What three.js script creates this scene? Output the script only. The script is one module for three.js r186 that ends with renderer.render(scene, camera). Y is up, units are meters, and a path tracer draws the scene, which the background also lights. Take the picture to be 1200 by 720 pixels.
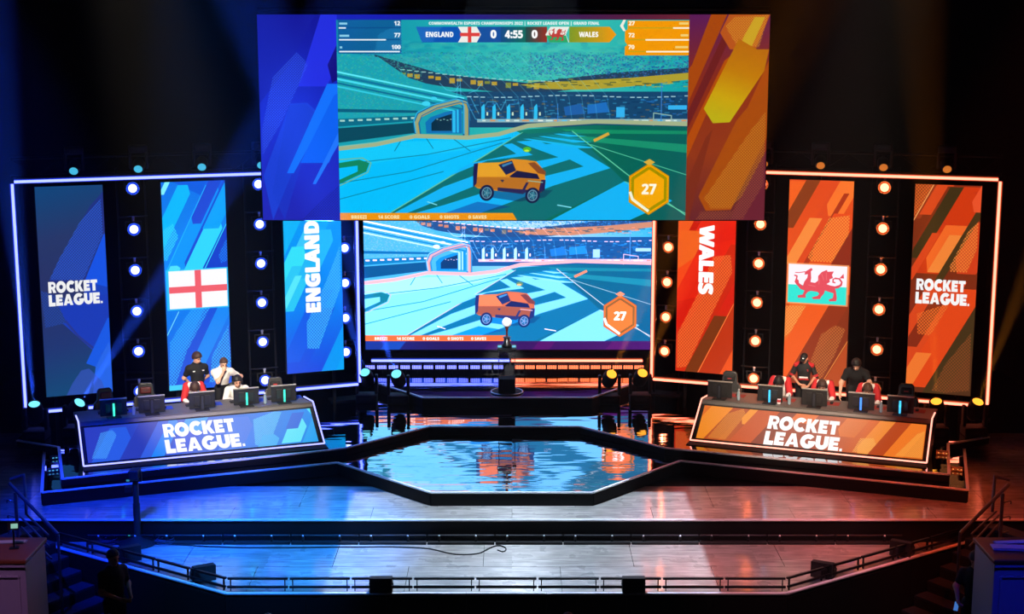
import * as THREE from 'three';
import { mergeGeometries } from 'three/addons/utils/BufferGeometryUtils.js';
import { RoundedBoxGeometry } from 'three/addons/geometries/RoundedBoxGeometry.js';
import { RectAreaLightUniformsLib } from 'three/addons/lights/RectAreaLightUniformsLib.js';

// ---------------------------------------------------------------- camera, exposure, haze
const scene = new THREE.Scene();
scene.background = new THREE.Color(0x000000);
const FOCAL = 1730, PITCH = THREE.MathUtils.degToRad(10.3), EYE = 8;      // focal length in pixels of the 1200 x 720 frame; metres above the stage deck
const camera = new THREE.PerspectiveCamera(THREE.MathUtils.radToDeg(2 * Math.atan(360 / FOCAL)), 1200 / 720, 0.1, 200);
camera.position.set(0, EYE, 0);
camera.rotation.x = -PITCH;
const renderer = new THREE.WebGLRenderer();
renderer.toneMapping = THREE.LinearToneMapping;
renderer.toneMappingExposure = 1.0;
renderer.shadowMap.enabled = true;
RectAreaLightUniformsLib.init();
scene.fog = new THREE.FogExp2(0xffffff, 0.0008);                          // stage haze

// ---------------------------------------------------------------- helpers
const V = (x, y, z) => new THREE.Vector3(x, y, z);
function ray(u, v) {                                                      // pixel -> direction
  const a = (u - 600) / FOCAL, b = (360 - v) / FOCAL, c = Math.cos(PITCH), s = Math.sin(PITCH);
  return V(a, b * c - s, -(c + b * s));
}
const onY = (u, v, y) => { const d = ray(u, v), t = (y - EYE) / d.y; return V(d.x * t, y, d.z * t); };      // on the level y
const onZ = (u, v, dist) => { const d = ray(u, v), t = -dist / d.z; return V(d.x * t, EYE + d.y * t, -dist); }; // on the plane z = -dist
let seed = 7;
const rnd = () => { seed = (Math.imul(seed, 1664525) + 1013904223) | 0; return ((seed >>> 8) & 0xffffff) / 0x1000000; };
const ordinal = (i) => ['first', 'second', 'third', 'fourth', 'fifth', 'sixth', 'seventh', 'eighth', 'ninth', 'tenth', 'eleventh', 'twelfth'][i];
const counts = {};
function numbered(name) { const k = counts[name] = (counts[name] ?? -1) + 1; return k ? name + '_' + String(k).padStart(3, '0') : name; }
function tag(o, label, category, group, kind) {
  o.userData.label = label; o.userData.category = category;
  if (group) o.userData.group = group;
  if (kind) o.userData.kind = kind;
  return o;
}
function thing(name, label, category, pos, turn = 0, group, kind) {
  const o = new THREE.Group(); o.name = numbered(name); scene.add(o);
  if (pos) o.position.copy(pos);
  o.rotation.y = turn;
  return tag(o, label, category, group, kind);
}
function mesh(name, geo, mat, parent, label) {
  const m = new THREE.Mesh(Array.isArray(geo) ? merge(geo) : geo, mat);
  m.name = name; m.castShadow = m.receiveShadow = true; parent.add(m);
  if (label) m.userData.label = label;
  return m;
}
function copyOf(o, pos, turn, label) {
  const c = o.clone(); c.name = numbered(o.name.replace(/_\d{3}$/, '')); scene.add(c);
  if (pos) c.position.copy(pos);
  if (turn !== undefined) c.rotation.y = turn;
  if (label) c.userData.label = label;
  return c;
}
function merge(list) { return mergeGeometries(list.map((g) => { const n = g.index ? g.toNonIndexed() : g.clone(); for (const k of Object.keys(n.attributes)) if (!['position', 'normal', 'uv'].includes(k)) n.deleteAttribute(k); return n; })); }
const move = (g, x = 0, y = 0, z = 0, rx = 0, ry = 0, rz = 0) => { g.applyMatrix4(new THREE.Matrix4().compose(V(x, y, z), new THREE.Quaternion().setFromEuler(new THREE.Euler(rx, ry, rz)), V(1, 1, 1))); return g; };
const box = (w, h, d, x = 0, y = 0, z = 0, rx = 0, ry = 0, rz = 0) => move(new THREE.BoxGeometry(w, h, d), x, y, z, rx, ry, rz);
const rbox = (w, h, d, r, x = 0, y = 0, z = 0, rx = 0, ry = 0, rz = 0) => move(new RoundedBoxGeometry(w, h, d, 2, Math.min(r, w / 2.01, h / 2.01, d / 2.01)), x, y, z, rx, ry, rz);
const cyl = (r0, r1, h, x = 0, y = 0, z = 0, rx = 0, rz = 0, n = 16) => move(new THREE.CylinderGeometry(r0, r1, h, n), x, y, z, rx, 0, rz);
const ball = (r, x = 0, y = 0, z = 0, n = 14) => move(new THREE.SphereGeometry(r, n, Math.ceil(n * 0.7)), x, y, z);
function rod(a, b, r, n = 8, r1 = r) {                                    // a round bar from a to b
  const d = b.clone().sub(a), g = new THREE.CylinderGeometry(r1, r, d.length(), n);
  g.applyQuaternion(new THREE.Quaternion().setFromUnitVectors(V(0, 1, 0), d.clone().normalize()));
  const m = a.clone().add(b).multiplyScalar(0.5);
  return g.translate(m.x, m.y, m.z);
}
function hose(points, r, n = 6, seg = 24, closed = false) { return new THREE.TubeGeometry(new THREE.CatmullRomCurve3(points, closed), seg, r, n, closed); }
const lathe = (pts, n = 20) => new THREE.LatheGeometry(pts.map(([x, y]) => new THREE.Vector2(x, y)), n);
function slab(pts, y0, y1) {                                              // a prism over plan points [x, z]
  const s = new THREE.Shape(pts.map(([x, z]) => new THREE.Vector2(x, -z)));
  return new THREE.ExtrudeGeometry(s, { depth: y1 - y0, bevelEnabled: false }).rotateX(-Math.PI / 2).translate(0, y0, 0);
}
function planUV(g, s = 1) {                                               // uv in metres over the plan
  const p = g.attributes.position, uv = new Float32Array(p.count * 2);
  for (let i = 0; i < p.count; i++) { uv[2 * i] = p.getX(i) * s; uv[2 * i + 1] = p.getZ(i) * s; }
  return g.setAttribute('uv', new THREE.BufferAttribute(uv, 2));
}
const std = (color, roughness = 0.6, metalness = 0, more = {}) => new THREE.MeshPhysicalMaterial({ color, roughness, metalness, ...more });
const glowing = (r, g, b) => new THREE.MeshStandardMaterial({ color: 0x050505, roughness: 0.4, emissive: new THREE.Color().setRGB(r, g, b), emissiveIntensity: 1 });
function rectLight(name, w, h, color, intensity, pos, turn, parent, pitch = 0) {
  const l = new THREE.RectAreaLight(color, intensity, w, h); l.name = name;
  l.rotation.order = 'YXZ'; l.position.copy(pos); l.rotation.y = turn + Math.PI; l.rotation.x = pitch;   // shines along its own -z
  parent.add(l); return l;
}
function spot(name, color, intensity, from, to, angle, penumbra, parent = scene, radius = 3) {
  const l = new THREE.SpotLight(color, intensity, 0, angle, penumbra, 2); l.name = name;
  l.position.copy(from); l.target.position.copy(to); l.castShadow = true; l.shadow.radius = radius;
  parent.add(l); parent.add(l.target); l.target.name = name + '_aim'; return l;
}
// value noise for textures
function noise2(n) { const g = new Float32Array(n * n); for (let i = 0; i < g.length; i++) g[i] = rnd(); return (x, y) => { const xi = Math.floor(x), yi = Math.floor(y), fx = x - xi, fy = y - yi, a = fx * fx * (3 - 2 * fx), b = fy * fy * (3 - 2 * fy), w = (i, j) => g[(((j % n) + n) % n) * n + (((i % n) + n) % n)]; return (w(xi, yi) * (1 - a) + w(xi + 1, yi) * a) * (1 - b) + (w(xi, yi + 1) * (1 - a) + w(xi + 1, yi + 1) * a) * b; }; }
function dataTex(n, f, srgb = false, rx = 1, ry = 1) {
  const d = new Uint8Array(n * n * 4);
  for (let y = 0; y < n; y++) for (let x = 0; x < n; x++) { const c = f(x / n, y / n), o = (y * n + x) * 4; if (typeof c === 'number') d[o] = d[o + 1] = d[o + 2] = Math.max(0, Math.min(255, c * 255)); else for (let k = 0; k < 3; k++) d[o + k] = Math.max(0, Math.min(255, c[k] * 255)); d[o + 3] = 255; }
  const t = new THREE.DataTexture(d, n, n); t.wrapS = t.wrapT = THREE.RepeatWrapping; t.magFilter = THREE.LinearFilter; t.minFilter = THREE.LinearMipmapLinearFilter; t.generateMipmaps = true;
  if (srgb) t.colorSpace = THREE.SRGBColorSpace;
  t.repeat.set(rx, ry); t.needsUpdate = true; return t;
}
function canvas(w, h) { const c = document.createElement('canvas'); c.width = w; c.height = h; return [c, c.getContext('2d')]; }
function canvasTex(c) { const t = new THREE.CanvasTexture(c); t.colorSpace = THREE.SRGBColorSpace; return t; }

// levels: the wooden stage deck is y = 0
const AUD = -1.5, APRON = -0.4, LOW = 0.25, UP = 0.40, BACK = 0.61;
// the two angled walls of screens, from the foot of their light frames
function makeWall(a, b) {
  const u = b.clone().sub(a).setY(0), len = u.length(); u.normalize();
  const n = V(-u.z, 0, u.x);
  return { a: a.clone().setY(0), u, n, len, turn: Math.atan2(-u.z, u.x),
    at(s, y, off = 0) { return this.a.clone().addScaledVector(u, s).addScaledVector(n, off).setY(y); },
    sy(px, py, off = 0) { const p0 = this.at(0, 0, off), d = ray(px, py), e = V(0, EYE, 0), t = p0.clone().sub(e).dot(n) / d.dot(n), q = e.addScaledVector(d, t); return { s: q.clone().sub(p0).dot(u), y: q.y }; } };
}
const SILL = 0.82;                                                         // height of the lowest tube lights, from their mirror images in the platform
const LW = makeWall(onY(30, 483, SILL), onY(420, 449, SILL)), RW = makeWall(onY(765, 443, SILL), onY(1157, 475, SILL));
const CZ = 32.6;                                                          // distance of the central screen

// ---------------------------------------------------------------- materials
const nzA = noise2(64), nzB = noise2(128);
const fbm = (x, y, o = 4) => { let s = 0, a = 0.5, n = 0; for (let i = 0; i < o; i++) { s += a * (i % 2 ? nzB : nzA)(x, y); n += a; x *= 2; y *= 2; a *= 0.5; } return s / n; };
const woodTex = dataTex(512, (u, v) => {
  const streak = fbm(u * 8, v * 64, 3), scuff = fbm(u * 16 + 9, v * 16, 4), grain = nzB(u * 16, v * 128);
  const k = 0.74 + 0.2 * (streak - 0.5) + 0.16 * (scuff - 0.5) + 0.08 * (grain - 0.5) - (scuff > 0.66 ? 0.1 : 0);
  return [k * 1.0, k * 0.97, k * 0.93];
}, true, 0.25, 0.25);
const woodRough = dataTex(256, (u, v) => 0.5 + 0.5 * (fbm(u * 8, v * 32, 3) - 0.5), false, 0.4, 0.4);
const rippleTex = dataTex(512, (u, v) => 0.55 * fbm(u * 4, v * 8, 3) + 0.45 * fbm(u * 8 + 5, v * 32, 2), false, 0.2, 0.2);
const M = {
  wood: new THREE.MeshPhysicalMaterial({ map: woodTex, color: 0xffffff, roughness: 0.2, ior: 2.2, metalness: 0.35, anisotropy: 1, anisotropyRotation: Math.PI / 2 }),
  vinyl: new THREE.MeshPhysicalMaterial({ color: new THREE.Color().setRGB(0.5, 0.52, 0.55), metalness: 1, roughness: 0.03, bumpMap: rippleTex, bumpScale: 0.008 }),
  dimVinyl: new THREE.MeshPhysicalMaterial({ color: new THREE.Color().setRGB(0.24, 0.25, 0.27), metalness: 1, roughness: 0.05, bumpMap: rippleTex, bumpScale: 0.006 }),
  black: std(0x08080a, 0.7), fascia: std(0x040405, 0.75, 0, { specularIntensity: 0.4 }), blackSheen: std(0x0a0a0c, 0.35), drape: std(0x060607, 0.95), darkMetal: std(0x15161a, 0.45, 0.6), steel: std(0x8a8c92, 0.3, 1),
  alu: std(0xb9bcc2, 0.35, 1), rubber: std(0x0b0b0c, 0.8), grey: std(0x3a3a3e, 0.6), white: std(0xe4e4e4, 0.55), red: std(0xc21a1f, 0.55), darkGrey: std(0x1b1b1e, 0.6),
  glass: std(0xffffff, 0.03, 0, { transmission: 1, thickness: 0, ior: 1.45 }),
  tubeChannel: std(0x141418, 0.6), trim: std(0xe6e8ee, 0.45, 0.2), blueEdge: glowing(0.004, 0.03, 0.55), orangeEdge: glowing(0.5, 0.05, 0.006),
  blueTube: glowing(0.62, 0.75, 5), orangeTube: glowing(5, 0.8, 0.5),
};

// ---------------------------------------------------------------- the hall
function structure(name, geo, mat, label, category) { const m = mesh(numbered(name), geo, mat, scene); return tag(m, label, category, null, 'structure'); }
structure('floor', box(28, 0.3, 40, 0, AUD - 0.15, -16), M.darkGrey, 'dark auditorium floor below the stage front', 'floor');
structure('ceiling', box(28, 0.4, 40, 0, 14.2, -16), M.drape, 'black unlit ceiling high above the stage', 'ceiling');
structure('wall_back', box(28, 16, 0.3, 0, 6.2, -35.6), M.drape, 'black drape wall behind the screens', 'wall');
structure('wall_left', box(0.3, 16, 40, -14, 6.2, -16), M.drape, 'black side wall beside the blue screens', 'wall');
structure('wall_right', box(0.3, 16, 40, 14, 6.2, -16), M.drape, 'black side wall beside the orange screens', 'wall');
structure('wall_rear', box(28, 16, 0.3, 0, 6.2, 4), M.drape, 'black rear wall of the auditorium behind the seats', 'wall');

const plan = (list, y) => list.map(([u, v]) => { const p = onY(u, v, y); return [p.x, p.z]; });
// forestage: low apron with a splayed front
const apron = thing('stage_apron', 'low wooden stage apron with splayed black front', 'stage', null, 0, null, 'structure');
const F0 = onY(265, 696, APRON), F1 = onY(922, 696, APRON), FL = onY(64, 641, APRON), FR = onY(1132, 636, APRON), DECKZ = onY(600, 609, 0).z;
const front = (F0.z + F1.z) / 2;
const apronPlan = [[F0.x, front], [F1.x, front], [FR.x, FR.z], [FR.x + 0.1, DECKZ], [FL.x - 0.1, DECKZ], [FL.x, FL.z]];
mesh('platform', slab(apronPlan, AUD, APRON - 0.03), M.black, apron);
{ // floor sheets, cut to the splayed outline
  const x0 = FL.x - 0.1, x1 = FR.x + 0.1, edgeZ = (x) => x < F0.x ? front + (FL.z - front) * (F0.x - x) / (F0.x - FL.x) : x > F1.x ? front + (FR.z - front) * (x - F1.x) / (FR.x - F1.x) : front;
  const mid = (front + DECKZ) / 2, g = 0.004;
  for (const [za, zb, shift] of [[DECKZ, mid, 0], [mid, front, 1.2]]) {
    let xs = []; for (let x = x0 - shift; x < x1; x += 2.44) xs.push(x); xs.push(x1);
    for (let i = 0; i + 1 < xs.length; i++) {
      const a = Math.max(x0, xs[i]) + g, b = xs[i + 1] - g; if (b - a < 0.2) continue;
      const cross = (z) => [F0.x + (FL.x - F0.x) * (z - front) / (FL.z - front), F1.x + (FR.x - F1.x) * (z - front) / (FR.z - front)];
      const cuts = [a, ...[F0.x, F1.x, ...cross(za + g), ...cross(zb - g)].filter((c) => c > a && c < b).sort((p, q) => p - q), b], frontEdge = cuts.map((x) => [x, Math.min(zb - g, edgeZ(x))]).filter(([, z]) => z > za + g + 1e-4);
      if (!frontEdge.length) continue;
      const lim = cross(za + g), pts = [[Math.max(a, lim[0]), za + g], ...frontEdge, [Math.min(b, lim[1]), za + g]];
      if (pts.length < 3) continue;
      mesh('floor_sheet', planUV(slab(pts.reverse(), APRON - 0.03, APRON - 0.002 * rnd() * 0.5)), M.wood, apron);
    }
  }
  // front fascia boards and their top edge
  const runs = [[[FL.x, FL.z], [F0.x, front], 3], [[F0.x, front], [F1.x, front], 7], [[F1.x, front], [FR.x, FR.z], 3]];
  for (const [a, b, n] of runs) for (let k = 0; k < n; k++) {
    const p = V(a[0] + (b[0] - a[0]) * k / n, 0, a[1] + (b[1] - a[1]) * k / n), q = V(a[0] + (b[0] - a[0]) * (k + 1) / n, 0, a[1] + (b[1] - a[1]) * (k + 1) / n), L = p.distanceTo(q), m = p.clone().add(q).multiplyScalar(0.5), t = Math.atan2(-(q.z - p.z), q.x - p.x);
    mesh('fascia_board', box(L - 0.012, APRON - AUD - 0.06, 0.03, m.x + Math.sin(t) * 0.015, (AUD + APRON) / 2 - 0.03, m.z + Math.cos(t) * 0.015, 0, t), M.fascia, apron);
    mesh('edge_trim', box(L - 0.004, 0.02, 0.06, m.x, APRON + 0.004, m.z, 0, t), M.trim, apron, 'bright metal edge strip');
  }
}
// main wooden deck
const deck = thing('stage_deck', 'wide grey wooden stage deck below the black platforms', 'stage', null, 0, null, 'structure');
mesh('platform', box(24, 1.46, 35.4 + DECKZ, 0, -0.77, (-35.4 + DECKZ) / 2), M.fascia, deck);
mesh('edge_trim', box(24, 0.02, 0.06, 0, -0.006, DECKZ + 0.005), M.trim, deck, 'bright metal edge strip');
{
  const rows = [DECKZ, DECKZ - 0.66, DECKZ - 1.88, DECKZ - 3.1, DECKZ - 4.32, DECKZ - 5.54];
  rows.slice(1).forEach((zb, r) => { for (let i = -5; i < 5; i++) { const a = i * 2.4 + (r % 2) * 1.1, b = a + 2.4; if (r > 1 && Math.abs((a + b) / 2) < 6.5) continue; mesh('floor_sheet', planUV(box(2.394, 0.04 - 0.0008 * rnd(), rows[r] - zb - 0.007, (a + b) / 2, -0.02, (rows[r] + zb) / 2)), M.wood, deck); } });
}
// black glossy platforms with metal edges
function platform(name, label, front, y0, y1, z1, wings, top = M.vinyl) {
  const t = thing(name, label, 'platform', null, 0, null, 'structure');
  const pts = [...front, [wings[1], z1], [wings[0], z1]];
  mesh('body', slab(pts, y0, y1 - 0.012), M.fascia, t);
  mesh('mirror_floor', planUV(slab(pts, y1 - 0.012, y1)), top, t, 'rippled black mirror floor');
  for (let i = 0; i + 1 < front.length; i++) {
    const [ax, az] = front[i], [bx, bz] = front[i + 1], L = Math.hypot(bx - ax, bz - az), a = Math.atan2(-(bz - az), bx - ax);
    mesh('edge_trim', box(L, 0.024, 0.055, (ax + bx) / 2, y1 - 0.008, (az + bz) / 2, 0, a), M.trim, t, 'bright metal edge strip');
    mesh('fascia_board', box(L - 0.02, y1 - y0 - 0.05, 0.015, (ax + bx) / 2 + Math.sin(a) * 0.008, (y0 + y1) / 2 - 0.01, (az + bz) / 2 + Math.cos(a) * 0.008, 0, a), M.fascia, t);
  }
  return t;
}
const lowFront = plan([[52, 528], [49, 577], [395, 542], [505, 577], [695, 577], [797, 540], [1134, 574], [1130, 526]], LOW);
const upFront = plan([[20, 516], [69, 524], [73, 561], [380, 528], [405, 525], [503, 500], [680, 500], [780, 525], [1112, 556], [1111, 520], [1159, 512]], UP);
const backFront = plan([[436, 447], [496, 466], [693, 466], [752, 446]], BACK);
platform('lower_platform', 'lower black mirror platform with a pointed centre over the wooden deck', lowFront, 0.001, LOW, -33.2, [lowFront[0][0] - 0.6, lowFront[7][0] + 0.6]);
platform('upper_platform', 'upper black mirror platform carrying the two players desks', upFront, LOW, UP, -33.2, [upFront[0][0] - 0.5, upFront[10][0] + 0.5]);
platform('back_platform', 'small raised black platform under the central screen carrying the plinth', backFront, UP, BACK, -33.0, [-4.2, 4.2], M.dimVinyl);

// ---------------------------------------------------------------- pictures shown on the screens (flat print)
const rgbs = (r, g, b, a = 1) => `rgba(${r},${g},${b},${a})`;
function poly(c, pts, fill) { c.fillStyle = fill; c.beginPath(); pts.forEach(([x, y], i) => i ? c.lineTo(x, y) : c.moveTo(x, y)); c.closePath(); c.fill(); }
function stroke(c, pts, col, w) { c.strokeStyle = col; c.lineWidth = w; c.beginPath(); pts.forEach(([x, y], i) => i ? c.lineTo(x, y) : c.moveTo(x, y)); c.stroke(); }
function dots(c, pts, col, step = 3, r = 0.7) {
  c.save(); c.beginPath(); pts.forEach(([x, y], i) => i ? c.lineTo(x, y) : c.moveTo(x, y)); c.closePath(); c.clip(); c.fillStyle = col;
  const xs = pts.map((p) => p[0]), ys = pts.map((p) => p[1]); let k = 0;
  for (let y = Math.min(...ys); y < Math.max(...ys); y += step / 2, k++) for (let x = Math.min(...xs) + (k % 2 ? step / 2 : 0); x < Math.max(...xs); x += step) { c.beginPath(); c.arc(x, y, r, 0, 7); c.fill(); }
  c.restore();
}
// a slanted band with cut-off tips, its lower left corner at (x, y)
const SL = 0.56;
function shard(c, x, y, w, h, fill, tipTop = true, tipLow = false) {
  const d = h * SL, t = Math.min(w * 0.5, h * 0.4), p = [];
  if (tipLow) p.push([x + t * SL, y - t], [x + w * 0.35, y], [x + w, y]); else p.push([x, y], [x + w, y]);
  if (tipTop) p.push([x + w + d - t * SL, y - h + t], [x + w * 0.6 + d, y - h], [x + d, y - h]); else p.push([x + w + d, y - h], [x + d, y - h]);
  poly(c, p, fill); return p;
}
function textFit(c, s, x, y, w, h, col, heavy = 0) {                      // text stretched to fill the box whose lower left corner is (x, y)
  c.save(); c.font = 'bold 100px sans-serif'; c.textBaseline = 'alphabetic'; const m = c.measureText(s);
  c.translate(x, y); c.scale(w / m.width, h / 72); c.fillStyle = c.strokeStyle = col; c.lineJoin = 'round'; c.lineWidth = heavy; if (heavy) c.strokeText(s, 0, 0); c.fillText(s, 0, 0); c.restore();
}
const heavy = {                                                           // heavy capitals in a box 100 high: [width, draw]
  line(c, w, ...runs) { c.lineWidth = w; for (const r of runs) { c.beginPath(); r.forEach(([x, y], i) => i ? c.lineTo(x, y) : c.moveTo(x, y)); c.stroke(); } },
  arc(c, w, x, y, r, a, b) { c.lineWidth = w; c.beginPath(); c.arc(x, y, r, a, b); c.stroke(); },
  L: [66, (c) => heavy.line(c, 33, [[14.5, 0], [14.5, 86], [66, 86]])], E: [68, (c) => { heavy.line(c, 33, [[14.5, 0], [14.5, 100]]); heavy.line(c, 29, [[10, 14.5], [68, 14.5]], [[10, 85.5], [68, 85.5]]); heavy.line(c, 22, [[10, 50], [62, 50]]); }],
  T: [76, (c) => { heavy.line(c, 33, [[38, 0], [38, 100]]); heavy.line(c, 28, [[0, 14], [76, 14]]); }], U: [86, (c) => { heavy.line(c, 33, [[14.5, 0], [14.5, 60]], [[71.5, 0], [71.5, 60]]); heavy.arc(c, 33, 43, 57, 28.5, -0.1, Math.PI + 0.1); }],
  O: [104, (c) => heavy.arc(c, 34, 52, 50, 37, 0, 7)], C: [92, (c) => heavy.arc(c, 34, 52, 50, 37, 0.75, Math.PI * 2 - 0.75)], G: [100, (c) => { heavy.arc(c, 34, 52, 50, 37, 0, Math.PI * 2 - 0.75); heavy.line(c, 22, [[54, 56], [102, 56]]); }],
  K: [88, (c) => { heavy.line(c, 33, [[14.5, 0], [14.5, 100]]); poly(c, [[26, 46], [54, 0], [88, 0], [58, 48], [90, 100], [55, 100], [26, 56]], '#fff'); }], A: [98, (c) => { poly(c, [[0, 100], [33, 0], [65, 0], [98, 100], [67, 100], [49, 36], [31, 100]], '#fff'); heavy.line(c, 20, [[30, 74], [68, 74]]); }],
  R: [80, (c) => { heavy.line(c, 33, [[14.5, 0], [14.5, 100]]); heavy.line(c, 24, [[14, 12], [48, 12]], [[14, 56], [48, 56]]); heavy.arc(c, 24, 47, 34, 22, -1.6, 1.6); poly(c, [[34, 58], [62, 54], [84, 100], [50, 100]], '#fff'); }], '.': [22, (c) => { c.fillRect(2, 80, 18, 20); }],
};
function heavyLine(c, s, x, y, w, h) {                                    // one line, its upper left corner at (x, y)
  const gap = 7, total = [...s].reduce((n, k) => n + heavy[k][0] + gap, -gap); c.save(); c.translate(x, y); c.scale(w / total, h / 100); c.strokeStyle = c.fillStyle = '#fff'; c.lineCap = 'butt'; c.lineJoin = 'miter';
  for (const k of s) { heavy[k][1](c); c.translate(heavy[k][0] + gap, 0); } c.restore();
}
function logo(c, x, y, w) { const h = w * 0.205; heavyLine(c, 'ROCKET', x, y, w * 0.91, h); heavyLine(c, 'LEAGUE.', x - w * 0.005, y + h * 1.17, w * 1.005, h); }
function gradient(c, x0, y0, x1, y1, ...stops) { const g = c.createLinearGradient(x0, y0, x1, y1); stops.forEach((s, i) => g.addColorStop(i / (stops.length - 1), s)); return g; }

function gameCanvas() {                                                   // drawn in the pixels of the hanging screen, 396..808 x 23..258
  const S = 1236 / 412, [cv, c] = canvas(1236, 705); c.scale(S, S); c.translate(-396, -23);
  c.fillStyle = gradient(c, 396, 0, 808, 0, '#0f86a8', '#1fb0b4', '#3fc4b4', '#10a4ac'); c.fillRect(396, 23, 412, 240);
  for (let i = 0; i < 500; i++) { const x = 440 + rnd() * 368, y = 48 + rnd() * 40; c.fillStyle = [rgbs(110, 205, 175, 0.16), rgbs(10, 110, 150, 0.16), rgbs(60, 190, 190, 0.2)][i % 3]; c.beginPath(); c.ellipse(x, y, 3 + 7 * rnd(), 1 + 2.5 * rnd(), 0, 0, 7); c.fill(); }
  // crowd
  for (let i = 0; i < 2600; i++) { const x = 396 + rnd() * 412, y = 60 + rnd() * 42, k = rnd(); c.fillStyle = rgbs(20 + 50 * k, 90 + 90 * k, 120 + 90 * rnd(), 0.55); c.fillRect(x, y, 1.6, 1.1); }
  poly(c, [[440, 63], [520, 86], [620, 96], [720, 84], [808, 78], [808, 88], [720, 98], [620, 110], [520, 100], [450, 88]], '#23405c');
  for (let i = 0; i < 42; i++) { const t = i / 41, x = 470 + t * 338, y = 84 + 16 * Math.sin(t * 2.6) - t * 4; if ((i * 7) % 11 < 8) { c.fillStyle = i % 3 ? '#b99a34' : '#7f8a3c'; c.fillRect(x, y, 6.4, 3.2 + (i % 4)); } c.fillStyle = '#9fd6cf'; c.fillRect(x, y - 4, 5.5, 1); }
  for (let i = 0; i < 900; i++) { const x = 620 + rnd() * 188, y = 64 + rnd() * 26 - 0.05 * Math.abs(x - 720); c.fillStyle = [rgbs(20, 80, 150, 0.7), rgbs(40, 120, 190, 0.7), rgbs(90, 100, 160, 0.6), rgbs(20, 150, 170, 0.5)][i % 4]; c.fillRect(x, y, 1.8, 1.2); }
  poly(c, [[610, 98], [660, 94], [700, 92], [740, 90], [808, 84], [808, 92], [740, 100], [690, 104], [640, 103]], '#b0a032');
  for (let i = 0; i < 60; i++) { const x = 612 + rnd() * 196; c.fillStyle = i % 2 ? rgbs(40, 70, 60, 0.6) : rgbs(200, 180, 60, 0.6); c.fillRect(x, 90 + rnd() * 10, 3 + 8 * rnd(), 1.2); }
  c.fillStyle = '#16466e'; c.fillRect(530, 106, 278, 42);
  for (let i = 0; i < 34; i++) { c.fillStyle = i % 4 ? '#a9d3dd' : '#2b6088'; c.fillRect(540 + i * 8, 111 + Math.sin(i * 0.3) * 1.2, 5.5, 1.1); }
  for (let i = 0; i < 260; i++) { const x = 545 + rnd() * 263, y = 114 + rnd() * 24; c.fillStyle = [rgbs(30, 110, 190, 0.7), rgbs(12, 50, 90, 0.7), rgbs(60, 170, 210, 0.5), rgbs(150, 110, 60, 0.5)][i % 4]; c.fillRect(x, y, 2 + 5 * rnd(), 1.3); }
  poly(c, [[690, 122], [712, 118], [716, 130], [690, 132]], '#1e6fc0'); poly(c, [[662, 124], [682, 120], [688, 132], [664, 134]], '#1d5fa8');
  // left stand
  poly(c, [[396, 60], [445, 66], [480, 90], [548, 112], [548, 160], [396, 176]], '#1ba3b4');
  for (let i = 0; i < 1500; i++) { const x = 396 + rnd() * 100, y = 62 + rnd() * 72; c.fillStyle = rgbs(30 + 60 * rnd(), 150 + 60 * rnd(), 140 + 60 * rnd(), 0.5); c.fillRect(x, y, 1.5, 1); }
  for (const [y, h, col] of [[82, 2, '#5ff0ff'], [86, 3, '#1077a0'], [90, 2.4, '#49e2f6'], [95, 2, '#0f6f96'], [99, 2, '#35cfe6']]) poly(c, [[396, y], [545, y + 31], [545, y + 32 + h * 0.4], [396, y + h]], col);
  poly(c, [[396, 126], [490, 128], [490, 131], [396, 130]], '#0c5f80'); poly(c, [[396, 138], [490, 134], [490, 140], [396, 147]], '#0d6c88');
  for (let i = 0; i < 9; i++) { c.fillStyle = '#a9d8cf'; c.fillRect(398 + i * 10.5, 139 - i * 0.4, 6, 2.2); }
  poly(c, [[396, 149], [490, 142], [490, 154], [396, 166]], '#0b4a5e');
  // net lines
  for (let i = 0; i < 12; i++) stroke(c, [[500 + i * 16, 66], [548 + i * 15, 112], [552 + i * 15, 140]], 'rgba(120,230,255,0.3)', 0.7);
  // lamp posts and far rim
  for (const x of [567, 580, 597, 613, 629]) { poly(c, [[x - 2.2, 140], [x - 2, 124], [x + 1.4, 120], [x + 2.2, 126], [x + 2, 140]], '#2fc4f7'); c.fillStyle = '#cfe6c8'; c.fillRect(x + 4, 130, 2, 4); }
  c.fillStyle = '#35b4f2'; c.fillRect(724, 124, 10, 12); c.fillRect(785, 122, 22, 5);
  c.fillStyle = '#8fb3ba'; c.fillRect(560, 138, 248, 4); for (let i = 0; i < 26; i++) { c.fillStyle = ['#c9e7e2', '#d99a62', '#62c3ea', '#e8efe4'][i % 4]; c.fillRect(566 + i * 9.4, 139, 4 + (i % 3) * 2, 1.8); }
  // field
  poly(c, [[396, 173], [470, 164], [560, 160], [620, 150], [700, 145], [808, 147], [808, 263], [396, 263]], gradient(c, 500, 150, 800, 260, '#0a8a72', '#0b7d6d', '#066655', '#0a5f5d'));
  poly(c, [[680, 158], [808, 168], [808, 178], [690, 164]], 'rgba(40,190,130,0.5)'); poly(c, [[660, 150], [808, 152], [808, 156], [670, 155]], 'rgba(30,170,110,0.6)');
  poly(c, [[396, 174], [480, 160], [545, 158], [605, 152], [612, 155], [456, 250], [456, 263], [396, 263]], '#06c2ff');
  poly(c, [[396, 196], [396, 176], [470, 165], [540, 162], [600, 156], [560, 172], [396, 196]], '#14ccff');
  for (const l of [[[396, 192], [500, 180], [600, 160]], [[396, 214], [480, 200], [590, 166]], [[396, 233], [520, 200]], [[470, 163], [462, 176]], [[500, 161], [508, 173]], [[530, 160], [552, 176]]]) stroke(c, l, '#0b7fa6', 1);
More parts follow.
